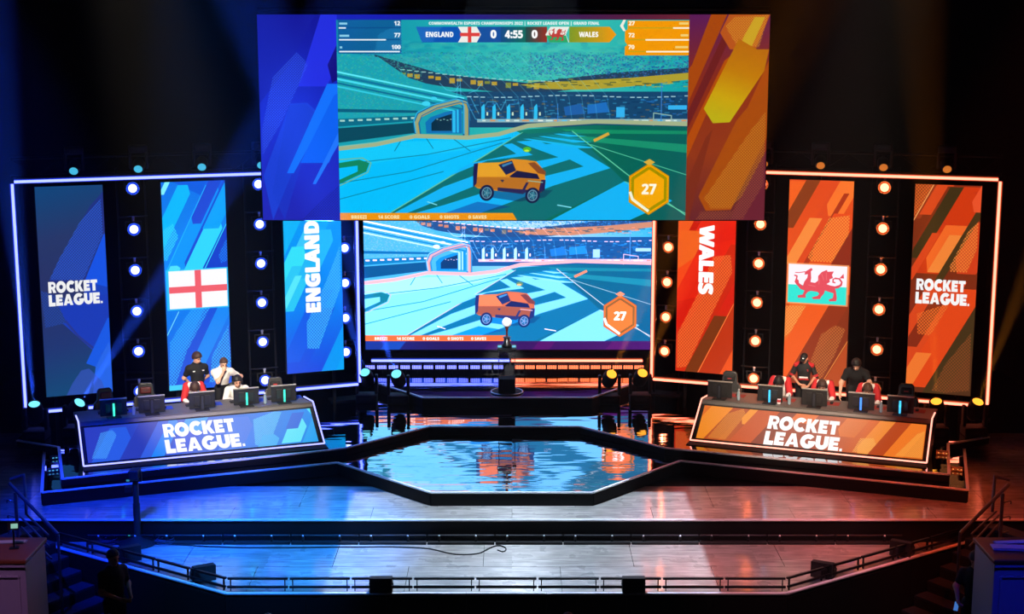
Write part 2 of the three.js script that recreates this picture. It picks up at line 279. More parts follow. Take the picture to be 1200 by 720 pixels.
  poly(c, [[396, 190], [420, 186], [432, 190], [428, 200], [396, 215], [396, 210], [418, 200], [418, 193], [396, 196]], '#12875f'); stroke(c, [[396, 186], [424, 184], [434, 190], [430, 201], [396, 217]], '#74b78f', 1.2);
  stroke(c, [[614, 154], [457, 249]], '#67c9a5', 1.6); poly(c, [[614, 154], [620, 155], [472, 250], [458, 250]], '#0b6f68');
  // chevrons
  poly(c, [[612, 156], [456, 250], [456, 258], [640, 258], [735, 212], [672, 152]], '#0a6f72');
  for (const p of [[[634, 168], [668, 166], [718, 196], [650, 217], [596, 238], [540, 258], [456, 258], [520, 240], [590, 218], [686, 194]], [[606, 164.5], [632, 163], [675, 184], [640, 195], [560, 216], [500, 240], [470, 252], [456, 252], [520, 218], [575, 198], [656, 183]], [[590, 168.5], [601, 166.5], [626, 180.5], [572, 187], [540, 200], [520, 208], [552, 190], [606, 179]], [[648, 258], [735, 211.5], [772, 224], [792, 235], [742, 258]]]) poly(c, p, '#12b6f8');
  for (let i = 0; i < 6; i++) { const x = 614 + i * 9, y = 154 + (5 - i) * 1.5; poly(c, [[x, y], [x + 7, y - 0.4], [694 - i * 3 + 8, 172 - i * 3.4], [680 - i * 3, 172.6 - i * 3.4]], i % 2 ? '#0e8f9c' : '#17bcf4'); }
  poly(c, [[560, 236], [600, 242], [560, 250], [520, 250]], 'rgba(14,40,140,0.45)'); stroke(c, [[655, 240], [672, 243]], '#7fe0f0', 1.4); stroke(c, [[500, 236], [512, 240]], '#7fe0f0', 1.2);
  stroke(c, [[672, 152], [740, 205], [808, 252]], '#63cfa6', 1.2); stroke(c, [[694, 168], [808, 204]], '#56c79e', 0.9); stroke(c, [[735, 212], [808, 250]], '#63cfa6', 1);
  c.save(); c.translate(706, 160); c.rotate(-0.45); c.fillStyle = '#d8a93a'; c.fillRect(-9, -2, 20, 3.6); c.restore();
  c.fillStyle = '#54b92a'; c.beginPath(); c.ellipse(619, 174, 5, 3.2, 0, 0, 7); c.fill(); c.fillStyle = '#c4ef3e'; c.beginPath(); c.ellipse(618.5, 175.4, 3, 1.3, 0, 0, 7); c.fill();
  // goal
  c.lineJoin = 'round'; const goal = [[490, 157], [488, 142], [492, 133], [510, 124], [538, 117], [545, 119], [547, 126], [547, 158]];
  stroke(c, goal, '#0a5f96', 8); stroke(c, goal.map(([x, y]) => [x + 0.8, y + 0.8]), '#9aa884', 5.4); stroke(c, goal.map(([x, y]) => [x + 2, y + 2]), '#b89f48', 1.6); stroke(c, goal.map(([x, y]) => [x - 2.6, y - 2.4]), '#2fb6e8', 1.3); stroke(c, goal.map(([x, y]) => [x + 3, y + 1]), '#0f6fb0', 1);
  poly(c, [[500, 155], [499, 142], [505, 136], [522, 130], [542, 126], [542, 155]], '#1173b8'); poly(c, [[506, 152], [506, 143], [511, 138], [530, 132], [530, 152]], '#0b2f46'); for (let k = 0; k < 5; k++) { c.fillStyle = '#8fc7c0'; c.fillRect(512 + k * 4, 138 + (k % 2), 2, 0.9); } c.fillStyle = '#2cc0f2'; c.fillRect(531, 128, 3.4, 26); c.fillRect(536, 127, 2.2, 27);
  for (const l of [[[548, 118], [558, 138], [566, 140]], [[552, 112], [562, 132]], [[536, 112], [538, 90]], [[541, 112], [540, 88]], [[516, 96], [524, 104], [534, 106], [540, 98]], [[550, 108], [560, 104], [566, 96]], [[566, 128], [572, 118], [582, 118], [588, 128]], [[588, 128], [594, 116], [604, 116]]]) stroke(c, l, 'rgba(90,210,255,0.6)', 0.8);
  c.fillStyle = '#3fd8f6'; c.beginPath(); c.ellipse(500, 120, 5, 3, 0, 0, 7); c.ellipse(509, 114, 4, 2, 0, 0, 7); c.fill(); stroke(c, [[655, 120], [655, 146]], 'rgba(60,150,255,0.7)', 0.8); stroke(c, [[777, 96], [777, 142]], '#3f7fd0', 1); stroke(c, [[768, 146], [768, 131], [789, 134], [789, 146]], '#8fb8b0', 1.2);
  stroke(c, [[396, 173], [440, 168], [487, 158], [548, 160], [585, 156], [620, 146], [700, 141], [808, 144]], '#a5b58c', 5); stroke(c, [[396, 170.5], [440, 165.5], [487, 156]], '#7ec3b2', 1);
  // orange sport car seen from behind
  poly(c, [[563, 229], [610, 236], [640, 231], [650, 222], [566, 222]], 'rgba(10,40,80,0.5)');
  poly(c, [[556, 200], [560, 190], [587, 189], [601, 185], [617, 186], [630, 188], [640, 200], [641, 214], [636, 225], [610, 225], [590, 224], [560, 220], [555, 216]], '#d98a1e');
  poly(c, [[560, 190], [587, 189.5], [594, 206], [560, 206]], '#e7a327'); poly(c, [[603, 187], [617, 187], [628, 190], [634, 201], [608, 199]], '#dd8f24'); poly(c, [[557, 207], [594, 207], [640, 210], [637, 224], [590, 223], [557, 218]], '#b9701f');
  poly(c, [[585, 192], [601, 187], [606, 199], [594, 204]], '#1c2350'); poly(c, [[589, 192], [600, 188.5], [602, 190], [590, 195]], '#3f7fae'); poly(c, [[598, 206], [607, 199], [631, 203], [634, 209], [600, 207]], '#1a1640'); poly(c, [[556, 191], [561, 190], [559, 214], [555, 219], [555, 202]], '#1f1c52');
  poly(c, [[620, 190], [628, 189], [641, 200], [641, 204], [632, 202]], '#8a4a22'); poly(c, [[584, 219], [622, 222], [614, 227], [584, 223]], '#2a2452'); poly(c, [[612, 224], [618, 213], [621, 213], [615, 225]], '#2a2452'); poly(c, [[636, 210], [641, 210], [640, 222], [632, 227]], '#241d50'); stroke(c, [[620, 211], [638, 213]], '#8fc0a8', 1);
  for (const [x, y, a, b] of [[571, 225.5, 8.6, 9.6], [625.5, 228.5, 8.6, 9.4]]) { c.fillStyle = '#141a44'; c.beginPath(); c.ellipse(x, y, a, b, 0.2, 0, 7); c.fill(); c.strokeStyle = '#5f8fa6'; c.lineWidth = 1.4; c.beginPath(); c.ellipse(x, y, a * 0.62, b * 0.66, 0.2, 0, 7); c.stroke(); c.fillStyle = '#1f6d86'; c.beginPath(); c.ellipse(x, y, a * 0.45, b * 0.5, 0.2, 0, 7); c.fill(); for (let k = 0; k < 5; k++) stroke(c, [[x, y], [x + a * 0.6 * Math.cos(k * 1.257), y + b * 0.6 * Math.sin(k * 1.257)]], '#6fa0b0', 0.8); }
  poly(c, [[587, 210], [592, 210], [590, 213]], '#1c2350');
  // hexagon with the number 27
  const hex = (r) => Array.from({ length: 6 }, (_, k) => [764 + r * Math.sin(k * Math.PI / 3), 221 - r * 1.13 * Math.cos(k * Math.PI / 3)]);
  poly(c, hex(27.5), '#d99100'); poly(c, hex(26), '#f4a300'); stroke(c, [...hex(22.5), hex(22.5)[0]], '#a38f00', 3.4); poly(c, hex(20.5), '#f7a906'); stroke(c, [[741.5, 224], hex(23.5)[4].map((v, i) => v + (i ? -1 : 1)), hex(23.5)[3]], '#f3f3df', 3.4);
  textFit(c, '27', 755, 227, 18, 12, '#fffbe8', 4); poly(c, [[757, 189], [764, 185], [771, 189], [764, 193]], '#dcae3b');
  // score board
  poly(c, [[470, 30], [808, 30], [808, 30], [470, 30]], '#000');
  textFit(c, 'COMMONWEALTH ESPORTS CHAMPIONSHIPS 2022 | ROCKET LEAGUE OPEN | GRAND FINAL', 504, 28.6, 199, 3.6, '#eef6f4', 3);
  poly(c, [[489, 31], [541, 31], [545, 40], [541, 49], [496, 49]], '#0f55b4'); dots(c, [[489, 31], [520, 31], [508, 49], [496, 49]], '#3f9be0', 3, 0.6); poly(c, [[560, 31], [588, 31], [588, 49], [560, 49]], '#134f9e'); poly(c, [[588, 31], [617, 31], [617, 49], [588, 49]], gradient(c, 588, 0, 617, 0, '#104a86', '#0d6a5c')); poly(c, [[617, 31], [642, 31], [642, 49], [617, 49]], gradient(c, 617, 0, 642, 0, '#1d4a4a', '#9a2c1f'));
  poly(c, [[668, 31], [715, 31], [723, 40], [715, 49], [668, 49]], gradient(c, 668, 0, 723, 0, '#7f9a22', '#b99b1f', '#f29a12'));
  textFit(c, 'ENGLAND', 500, 42.6, 33, 5.4, '#fff', 4); textFit(c, 'WALES', 679.5, 42.6, 22.5, 5.4, '#fff', 4); textFit(c, '0', 576, 44, 7, 9, '#fff', 6); textFit(c, '0', 624, 44, 7, 9, '#fff', 6); textFit(c, '4:55', 593, 44, 21, 8.4, '#fff', 5);
  poly(c, [[538, 31], [560, 31], [565, 40], [560, 49], [538, 49], [543, 40]], '#f2f0ea'); c.fillStyle = '#e0403c'; c.fillRect(549.6, 31, 4, 18); c.fillRect(540.5, 38, 23, 4);
  poly(c, [[646, 31], [668, 31], [664, 40], [668, 49], [646, 49], [640, 40]], '#efeee6'); poly(c, [[641, 41], [664, 41], [667, 49], [645, 49]], '#2ea866'); dragon(c, 642, 32, 23, 16, '#c23a34');
  // player panels
  c.fillStyle = 'rgba(14,88,150,0.85)'; c.fillRect(398, 23, 74, 39); dots(c, [[445, 40], [472, 26], [472, 62], [440, 62]], '#2f9fd8', 3, 0.6);
  c.fillStyle = '#f59a06'; poly(c, [[736, 24], [808, 24], [808, 64], [733, 64], [733, 54], [736, 52], [733, 48], [733, 36], [736, 34]], '#f59a06'); poly(c, [[727, 30], [731, 23], [734, 23], [731, 30], [734, 36], [731, 36]], '#f3efe0');
  [['12', 28.4, 8.4], ['77', 42, 55], ['100', 55.6, 71]].forEach(([s, y, w]) => { textFit(c, s, s.length > 2 ? 460 : 463.5, y + 1, s.length > 2 ? 11 : 7.4, 4.6, '#f4f7fa', 4); c.fillStyle = '#0b4f8c'; c.fillRect(399, y + 3.2, 72, 1.3); c.fillStyle = '#f4f7fa'; c.fillRect(399, y + 3.2, w, 1.6); });
  c.fillStyle = '#8fd2ea'; for (const [x, y, w] of [[399.6, 26.2, 9.4], [399.6, 40.2, 11.4], [399.6, 53.6, 3]]) { c.fillRect(x, y, w, 2.4); }
  [['27', 28.4, 19, 11], ['72', 42, 51, 9], ['70', 55.6, 50, 15]].forEach(([s, y, w, n]) => { textFit(c, s, 737, y + 1, 7.4, 4.6, '#fff7e4', 4); c.fillStyle = '#f3d27a'; c.fillRect(807 - n, y - 2.4, n, 2.6); c.fillStyle = '#c8a21a'; c.fillRect(737, y + 3.2, 71, 1.5); c.fillStyle = '#fff7e4'; c.fillRect(808 - w, y + 3.2, w, 1.8); });
  poly(c, [[396, 249.4], [602, 249.4], [607, 258], [396, 258]], '#f0960c');
  [['BREEZI', 409, 19], ['14 SCORE', 441, 26], ['0 GOALS', 479, 24], ['0 SHOTS', 515, 23], ['0 SAVES', 549, 22]].forEach(([s, x, w]) => textFit(c, s, x, 256.4, w, 4, '#fbe2b4', 3));
  return cv;
}
function dragon(c, x, y, w, h, col) {                                     // the walking dragon of the flag
  c.save(); c.translate(x, y); c.scale(w / 100, h / 62); c.lineJoin = c.lineCap = 'round';
  poly(c, [[27, 10], [33, 6], [38, 3], [40, 6], [37, 9], [38, 20], [37, 27], [45, 28], [50, 24], [50, 16], [56, 9], [65, 5], [66, 8], [77, 7], [74, 13], [76, 18], [70, 21], [71, 25], [65, 29], [72, 31], [80, 32], [88, 29], [90, 25], [86, 20], [78, 20], [77, 24], [81, 25], [80, 27], [75, 26], [75, 20], [80, 17], [88, 18], [93, 24], [92, 30], [86, 35], [80, 36], [82, 40], [84, 52], [83, 57], [71, 58], [70, 55], [77, 52], [78, 44], [70, 42], [63, 40], [61, 46], [56, 52], [55, 55], [43, 56], [40, 53], [50, 50], [53, 46], [50, 43], [38, 42], [33, 44], [29, 49], [30, 54], [16, 55], [15, 51], [24, 49], [27, 42], [20, 40], [12, 32], [9, 28], [11, 22], [16, 25], [17, 30], [24, 34], [26, 27], [31, 20], [32, 14], [26, 15]], col);
  poly(c, [[87, 18], [94, 10], [95, 18]], col); stroke(c, [[9, 17], [13, 18], [12, 24]], col, 2.4); stroke(c, [[10, 12], [16, 12], [27, 10]], col, 1.4);
  for (const l of [[[56, 12], [60, 22]], [[64, 10], [65, 22]], [[52, 20], [52, 30]], [[34, 32], [46, 34]]]) stroke(c, l, 'rgba(255,190,180,0.35)', 1.2);
  c.restore();
}
const gameCv = gameCanvas();
function graded(src, f) { const [cv, c] = canvas(src.width, src.height); c.drawImage(src, 0, 0); const d = c.getImageData(0, 0, cv.width, cv.height), p = d.data; for (let i = 0; i < p.length; i += 4) { const o = f(p[i] / 255, p[i + 1] / 255, p[i + 2] / 255); p[i] = Math.min(255, Math.max(0, o[0] * 255)); p[i + 1] = Math.min(255, Math.max(0, o[1] * 255)); p[i + 2] = Math.min(255, Math.max(0, o[2] * 255)); } c.putImageData(d, 0, 0); return cv; }

// hanging screen: side panels and the game between them, 304..902 x 17..258
function hangingCanvas() {
  const S = 3, [cv, c] = canvas(598 * S, 241 * S); c.scale(S, S); c.translate(-304, -17);
  c.fillStyle = gradient(c, 304, 17, 902, 17, '#1420b0', '#1a20b4', '#2b1c6a', '#5a1c3a', '#8a3420'); c.fillRect(304, 17, 598, 241);
  c.fillStyle = gradient(c, 304, 17, 330, 258, '#120f8c', '#1b2fd0', '#2226b4'); c.fillRect(304, 17, 93, 241);
  poly(c, [[304, 17], [372, 17], [340, 75], [304, 120]], 'rgba(24,30,160,0.6)'); poly(c, [[378, 17], [397, 17], [397, 70], [384, 100], [350, 100]], 'rgba(40,50,235,0.8)'); poly(c, [[385, 75], [397, 50], [397, 92], [390, 96]], '#150f7c');
  dots(c, [[306, 150], [320, 90], [350, 60], [362, 75], [330, 140], [306, 180]], 'rgba(70,120,255,0.75)', 3.2, 0.7);
  poly(c, [[316, 258], [306, 205], [340, 120], [360, 119], [372, 130], [330, 225], [316, 258]], 'rgba(30,70,220,0.8)'); poly(c, [[330, 258], [316, 225], [338, 122], [358, 120], [370, 132]], 'rgba(26,60,205,0.5)');
  poly(c, [[334, 202], [384, 97], [397, 97], [397, 108], [342, 202]], '#1573ff'); poly(c, [[350, 190], [392, 110], [397, 108], [397, 160], [384, 190]], '#0f63f4'); poly(c, [[364, 215], [397, 152], [397, 166], [368, 215]], '#2378ff'); dots(c, [[350, 258], [385, 225], [397, 215], [397, 258]], 'rgba(12,10,100,0.8)', 3.2, 0.7);
  c.fillStyle = gradient(c, 808, 17, 850, 258, '#5a1c58', '#8a2c18', '#8f3418', '#5f1f2c'); c.fillRect(808, 17, 94, 241);
  poly(c, [[812, 75], [833, 17], [852, 17], [808, 120], [808, 80]], '#a8470f'); poly(c, [[808, 130], [858, 17], [868, 17], [808, 150]], '#6e2020'); poly(c, [[808, 160], [850, 70], [860, 62], [808, 185]], '#b24a0c');
  poly(c, [[844, 38], [854, 17], [902, 17], [886, 57], [856, 57]], '#b8541c'); dots(c, [[850, 30], [860, 20], [900, 17], [890, 55], [862, 50]], '#e0a030', 3, 0.7); poly(c, [[872, 42], [884, 20], [896, 20], [880, 57], [866, 57]], 'rgba(205,180,40,0.75)');
  const q = [[827, 126], [866, 45], [888, 57], [902, 57], [897, 82], [858, 142], [838, 143]]; poly(c, q, gradient(c, 870, 50, 840, 143, '#b86a10', '#c07a0c', '#c9a210', '#b8b018')); poly(c, [[902, 70], [902, 110], [858, 200], [846, 200]], '#a8480f');
  poly(c, [[808, 215], [830, 160], [838, 150], [812, 258], [808, 258]], 'rgba(120,40,25,0.8)'); poly(c, [[823, 230], [866, 140], [902, 95], [902, 160], [862, 246], [832, 247]], '#a5490e'); dots(c, [[830, 232], [884, 150], [900, 130], [900, 200], [862, 244], [838, 244]], '#c98a2e', 3.4, 0.75); poly(c, [[866, 247], [902, 175], [902, 258], [862, 258]], '#6a2230'); dots(c, [[820, 258], [826, 248], [864, 247], [900, 180], [900, 215], [876, 258]], '#a35a38', 3.4, 0.7);
  c.drawImage(gameCv, 396, 23, 412, 235);
  return cv;
}
const hangCv = hangingCanvas();
// central screen: the same game, brighter and paler, above a violet strip
function centreCanvas() {
  const g = graded(gameCv, (r, gg, b) => { const l = 0.2 * r + 0.6 * gg + 0.25 * b, k = Math.max(0, l - 0.5) * 1.75; return [r * 0.75 + k * 1.1, 0.56 * gg + 0.29 * b + 0.12 * k, b + 0.25 * gg * (1 - b) + 0.1 * (1 - r) * (1 - b)]; });   // truer colours; the wall is brighter than the camera can hold
  const [cv, c] = canvas(1008, 606); c.fillStyle = gradient(c, 0, 0, 1008, 0, '#0e1f72', '#1b1149', '#260d49', '#300d4e', '#3a1258'); c.fillRect(0, 0, 1008, 606);
  for (const [x, w, col] of [[50, 70, '#123a94'], [420, 60, 'rgba(50,12,80,0.7)'], [590, 60, 'rgba(78,12,86,0.6)'], [850, 60, 'rgba(84,20,92,0.5)']]) poly(c, [[x, 606], [x + 24, 576], [x + 24 + w, 576], [x + w, 606]], col); dots(c, [[0, 576], [70, 576], [50, 606], [0, 606]], '#1d4298', 8, 1.8);
  c.drawImage(g, 0, 0, 1008, 575); return cv;
}
// banners: local units 100 x 308
function banner(draw) { const [cv, c] = canvas(512, 1576); c.scale(5.12, 5.12); draw(c); return cv; }
const bannerLogoBlue = banner((c) => {
  c.fillStyle = gradient(c, 0, 0, 60, 308, '#124a80', '#2a3a6c', '#2b3468', '#233a78', '#17507e'); c.fillRect(0, 0, 100, 308);
  poly(c, [[100, 60], [100, 140], [12, 140], [28, 110], [60, 60], [80, 30], [100, 10]], 'rgba(38,50,140,0.8)'); poly(c, [[66, 140], [100, 70], [100, 308], [80, 250], [40, 210], [30, 200], [60, 195]], '#1b44c4');
  dots(c, [[14, 135], [30, 105], [62, 55], [96, 20], [98, 70], [64, 138]], '#2f62dc', 4.2, 1.15); dots(c, [[0, 150], [40, 165], [34, 200], [4, 205]], '#2650b8', 4.2, 1.15);
  poly(c, [[66, 140], [98, 72], [100, 72], [100, 150]], '#1a58ee'); poly(c, [[24, 170], [100, 160], [100, 260], [66, 236], [40, 210]], '#1d3fc0'); stroke(c, [[34, 196], [52, 220], [74, 240]], '#2b3a94', 3);
  poly(c, [[62, 262], [98, 196], [100, 196], [100, 300], [80, 270]], '#1b5ff0'); poly(c, [[76, 268], [98, 232], [100, 240], [100, 308], [70, 308]], '#2a6cf4'); poly(c, [[40, 290], [54, 272], [66, 270], [84, 290], [90, 308], [30, 308]], 'rgba(60,90,200,0.7)');
  logo(c, 12, 138, 80);
});
const bannerFlagBlue = banner((c) => {
  c.fillStyle = gradient(c, 0, 0, 30, 308, '#0a72e8', '#0a86f2', '#0a7af0', '#1454e0'); c.fillRect(0, 0, 100, 308);
  poly(c, [[18, 0], [100, 0], [100, 30], [70, 60], [60, 20]], '#0b5ce0'); shard(c, -30, 105, 26, 100, '#05b8fb'); shard(c, 4, 128, 26, 122, '#0596f6'); shard(c, 28, 125, 14, 125, '#1a48d0', false, true); shard(c, 40, 62, 20, 62, '#1c46cc', false, true); shard(c, 30, 130, 30, 75, '#2fd6ff'); shard(c, 62, 70, 26, 66, '#05a2f6', false); shard(c, -4, 18, 8, 18, '#7ff0ff', false);
  poly(c, [[60, 128], [100, 62], [100, 128]], '#1140cc'); stroke(c, [[64, 128], [100, 64]], '#37e0ff', 1.3); stroke(c, [[4, 128], [70, 6]], '#25c4ff', 1); dots(c, [[0, 70], [16, 60], [24, 80], [4, 115], [0, 115]], '#36d4ff', 4.4, 1.3); dots(c, [[86, 110], [100, 85], [100, 118], [90, 122]], '#1f80f4', 4.4, 1.3); shard(c, 4, 132, 18, 10, '#4fe0ff');
  shard(c, -2, 300, 26, 118, '#1450dc', false); dots(c, [[0, 300], [4, 235], [40, 186], [70, 186], [30, 250], [10, 300]], '#2fa6ff', 5, 1.5); shard(c, 30, 280, 24, 96, '#1288f6'); shard(c, 52, 300, 30, 108, '#1a4cd8', false); dots(c, [[64, 300], [70, 260], [98, 215], [100, 270], [90, 306]], '#35b0ff', 5, 1.5); stroke(c, [[20, 190], [0, 225]], '#7fe8ff', 1.2); c.fillStyle = '#3fd0ff'; c.fillRect(0, 300, 100, 8); c.fillStyle = '#1d60e6'; c.fillRect(40, 300, 60, 8);
  c.fillStyle = 'rgba(60,220,255,0.7)'; c.fillRect(2, 128, 98, 60); c.fillStyle = '#fbfaff'; c.fillRect(6, 130, 92, 56); c.fillStyle = '#f2606c'; c.fillRect(47, 130, 10, 56); c.fillRect(6, 153.4, 92, 9.4);
});
const bannerEngland = banner((c) => {
  c.fillStyle = gradient(c, 0, 0, 40, 308, '#0b9cf2', '#0a96f6', '#0e84f4', '#1c4ce2'); c.fillRect(0, 0, 100, 308);
  shard(c, -50, 160, 30, 150, '#12b4f8', false); shard(c, 10, 130, 16, 128, '#3ac6fc', false); shard(c, 26, 130, 22, 120, '#11a6f8', false); shard(c, -20, 170, 34, 60, '#35e0f8'); shard(c, -26, 210, 40, 70, '#2cc8f6'); shard(c, 20, 160, 34, 74, '#22b8f6'); shard(c, -10, 205, 12, 50, '#58e8fa', false); shard(c, -12, 290, 34, 110, '#0f70f2', false); shard(c, 60, 308, 36, 120, '#0d9af6', false); shard(c, 86, 308, 20, 60, '#0aa8f8', false); shard(c, -20, 308, 50, 100, 'rgba(30,80,228,0.6)', false);
  dots(c, [[36, 270], [36, 230], [70, 170], [98, 110], [98, 175], [70, 240], [56, 272]], '#43b8ff', 5, 1.5);
  c.save(); c.translate(60, 215); c.rotate(-Math.PI / 2); textFit(c, 'ENGLAND', 0, 0, 144, 23, '#ffffff', 10); c.restore();
});
const bannerWales = banner((c) => {
  c.fillStyle = gradient(c, 0, 0, 60, 308, '#e83a12', '#e8200c', '#d8200e', '#c83a12'); c.fillRect(0, 0, 100, 308);
  shard(c, -40, 130, 44, 128, '#f0581c', false); shard(c, 2, 120, 12, 118, '#c81808', false); shard(c, -10, 62, 20, 58, '#f88a40', false); shard(c, 34, 72, 42, 70, '#fba25c', false, true); shard(c, -60, 200, 50, 110, '#f0601c', false); shard(c, -10, 240, 24, 100, '#d81c08', false); poly(c, [[0, 150], [60, 110], [100, 100], [100, 160], [40, 190], [0, 200]], 'rgba(240,40,12,0.5)');
  shard(c, -20, 308, 40, 200, 'rgba(205,40,12,0.9)', false); dots(c, [[2, 304], [2, 250], [40, 180], [62, 128], [92, 124], [96, 150], [60, 220], [20, 300]], '#f07030', 5, 1.5); shard(c, 16, 308, 22, 90, '#7a3410', false); shard(c, 40, 308, 44, 150, '#c03410', false); stroke(c, [[40, 308], [100, 198]], '#f0803c', 1.3); shard(c, 78, 308, 40, 80, '#f0541c', false);
  c.save(); c.translate(39, 82); c.rotate(Math.PI / 2); textFit(c, 'WALES', 0, 0, 104, 23, '#ffffff', 10); c.restore();
});
const bannerFlagOrange = banner((c) => {
  c.fillStyle = gradient(c, 0, 0, 30, 308, '#e0481a', '#e8501a', '#d8501a', '#9a3a18'); c.fillRect(0, 0, 100, 308);
  shard(c, -44, 82, 36, 80, '#f2601e', false); shard(c, -14, 72, 22, 72, '#8a3a14', false); shard(c, 2, 128, 28, 126, '#e0481c', false); shard(c, -6, 126, 20, 70, '#f88a3c', false); shard(c, 50, 52, 34, 52, '#f8742a', false, true); shard(c, 24, 128, 8, 110, '#b03414', false); shard(c, 30, 122, 34, 74, '#e84a1a', false, true); dots(c, [[32, 115], [64, 55], [96, 50], [94, 90], [74, 122], [40, 122]], '#f8903c', 4.8, 1.4); shard(c, 68, 126, 44, 78, '#8e2c16', false);
  shard(c, -40, 270, 36, 90, '#f06a22', false); dots(c, [[0, 190], [26, 188], [40, 190], [10, 230], [0, 238]], '#f8a050', 4.8, 1.4); shard(c, -30, 300, 54, 120, '#f25c1e', false); shard(c, 0, 308, 40, 140, '#963416', false); shard(c, 30, 308, 60, 130, '#8a3216', false); dots(c, [[40, 280], [58, 230], [80, 215], [96, 220], [80, 262], [60, 300]], '#c06a34', 4.8, 1.4); stroke(c, [[60, 308], [100, 238]], '#e8883c', 1.2); shard(c, 62, 308, 38, 66, '#b8481c', false);
  c.fillStyle = 'rgba(255,170,110,0.8)'; c.fillRect(1, 124, 97, 62); c.fillStyle = '#fdf6ff'; c.fillRect(3, 126, 92, 32); c.fillStyle = '#33e8d6'; c.fillRect(3, 157, 92, 27); dragon(c, 5, 128, 90, 55, '#e8505e');
});
const bannerLogoOrange = banner((c) => {
  c.fillStyle = gradient(c, 0, 0, 30, 308, '#8a2c12', '#7a3014', '#8a2a14', '#5e2c18'); c.fillRect(0, 0, 100, 308);
  shard(c, -10, 50, 20, 50, '#a03818', false); dots(c, [[0, 0], [28, 0], [4, 46], [0, 46]], '#e06a28', 4.8, 1.4); stroke(c, [[28, 0], [-2, 56]], '#f8a860', 1.3); shard(c, 8, 44, 26, 44, '#e04a1c', false); shard(c, 0, 90, 20, 88, '#8a2e14', false); shard(c, -6, 108, 30, 105, '#403014', false); shard(c, 2, 130, 40, 128, '#d63a10', false); shard(c, -10, 140, 12, 70, '#e0461a', false); shard(c, 10, 128, 42, 70, '#f86a26', false, true); shard(c, 24, 128, 24, 56, '#fa8838', false); shard(c, 36, 140, 12, 138, '#4a3416', false); shard(c, 78, 38, 34, 38, '#f0542a', false, true); shard(c, 54, 128, 44, 76, '#d8401a', false, true); dots(c, [[58, 118], [84, 64], [98, 50], [98, 90], [84, 126], [60, 126]], '#f08438', 4.8, 1.4);
  shard(c, -60, 300, 56, 160, '#e0481c', false); shard(c, -8, 240, 22, 70, '#8a2c14', false); dots(c, [[12, 190], [60, 172], [56, 190], [36, 222], [14, 220]], '#f0702c', 4.8, 1.4); shard(c, -10, 300, 40, 150, '#e84818', false); shard(c, -20, 308, 24, 60, '#f87a30', false); shard(c, 26, 308, 50, 170, '#463218', false); shard(c, 60, 308, 60, 110, '#50301a', false); dots(c, [[40, 304], [60, 262], [96, 214], [98, 300], [60, 306]], '#8a4a24', 4.8, 1.4);
  logo(c, 9, 138, 82);
});
// desk fronts: local units 600 x 108
function deskArt(draw) { const [cv, c] = canvas(1800, 324); c.scale(3, 3); draw(c); return cv; }
const deskBlue = deskArt((c) => {
  c.fillStyle = gradient(c, 0, 0, 600, 0, '#2c3cb0', '#2a46b8', '#2260d8', '#1f7ce8', '#1e90f0'); c.fillRect(0, 0, 600, 108);
  shard(c, 8, 108, 70, 100, '#2a5cd8'); dots(c, [[10, 96], [40, 20], [70, 14], [80, 30], [46, 100]], '#4aa0f4', 5.6, 1.7); shard(c, 80, 108, 50, 108, '#2b3ca8', false); shard(c, 130, 108, 40, 108, '#3560d8', false); shard(c, 158, 108, 34, 108, '#1f86f0'); shard(c, 200, 108, 60, 108, '#2254d6', false); shard(c, 240, 40, 60, 40, '#2a9cf0', false); shard(c, 330, 108, 70, 100, '#3a7ae8'); shard(c, 396, 108, 50, 108, '#1f7cec', false); dots(c, [[430, 100], [440, 20], [500, 0], [520, 4], [480, 80], [450, 108]], '#5cc4f8', 5.6, 1.8); shard(c, 436, 108, 50, 36, '#3fb0f4'); shard(c, 500, 104, 52, 74, '#62e4fb'); shard(c, 520, 60, 34, 50, '#2f6ee0', false); shard(c, 556, 108, 50, 108, '#27a6f4', false); poly(c, [[590, 0], [600, 0], [600, 20]], '#56e0f8');
  logo(c, 200, 10, 205);
});
const deskOrange = deskArt((c) => {
  c.fillStyle = gradient(c, 0, 0, 600, 0, '#e06a18', '#a8401c', '#9a3a24', '#d86022', '#e06a20'); c.fillRect(0, 0, 600, 108);
  shard(c, -40, 108, 64, 108, '#f08a20', false); shard(c, 20, 108, 40, 108, '#b84818', false); dots(c, [[30, 104], [70, 20], [110, 0], [120, 20], [80, 104]], '#e08a30', 5.6, 1.7); shard(c, 100, 50, 44, 50, '#f0922c', false, true); shard(c, 90, 108, 60, 108, '#c8501e', false); shard(c, 150, 108, 44, 108, '#8a3420', false); shard(c, 240, 30, 60, 30, '#e06a2a', false, true); shard(c, 360, 60, 60, 58, '#d86a2a', false, true); shard(c, 420, 108, 40, 108, '#f08a34', false, true); dots(c, [[420, 104], [436, 60], [470, 56], [480, 80], [460, 108]], '#f8b058', 5.6, 1.7); shard(c, 460, 108, 44, 108, '#b8481e', false); shard(c, 500, 108, 50, 108, '#f07a28', false); dots(c, [[530, 104], [580, 30], [598, 20], [598, 104]], '#f8a444', 5.6, 1.8);
  logo(c, 186, 14, 208);
});

// ---------------------------------------------------------------- screens
const shown = (tex, k = 1) => new THREE.MeshStandardMaterial({ color: 0x020202, roughness: 0.5, emissive: 0xffffff, emissiveMap: tex, emissiveIntensity: k });
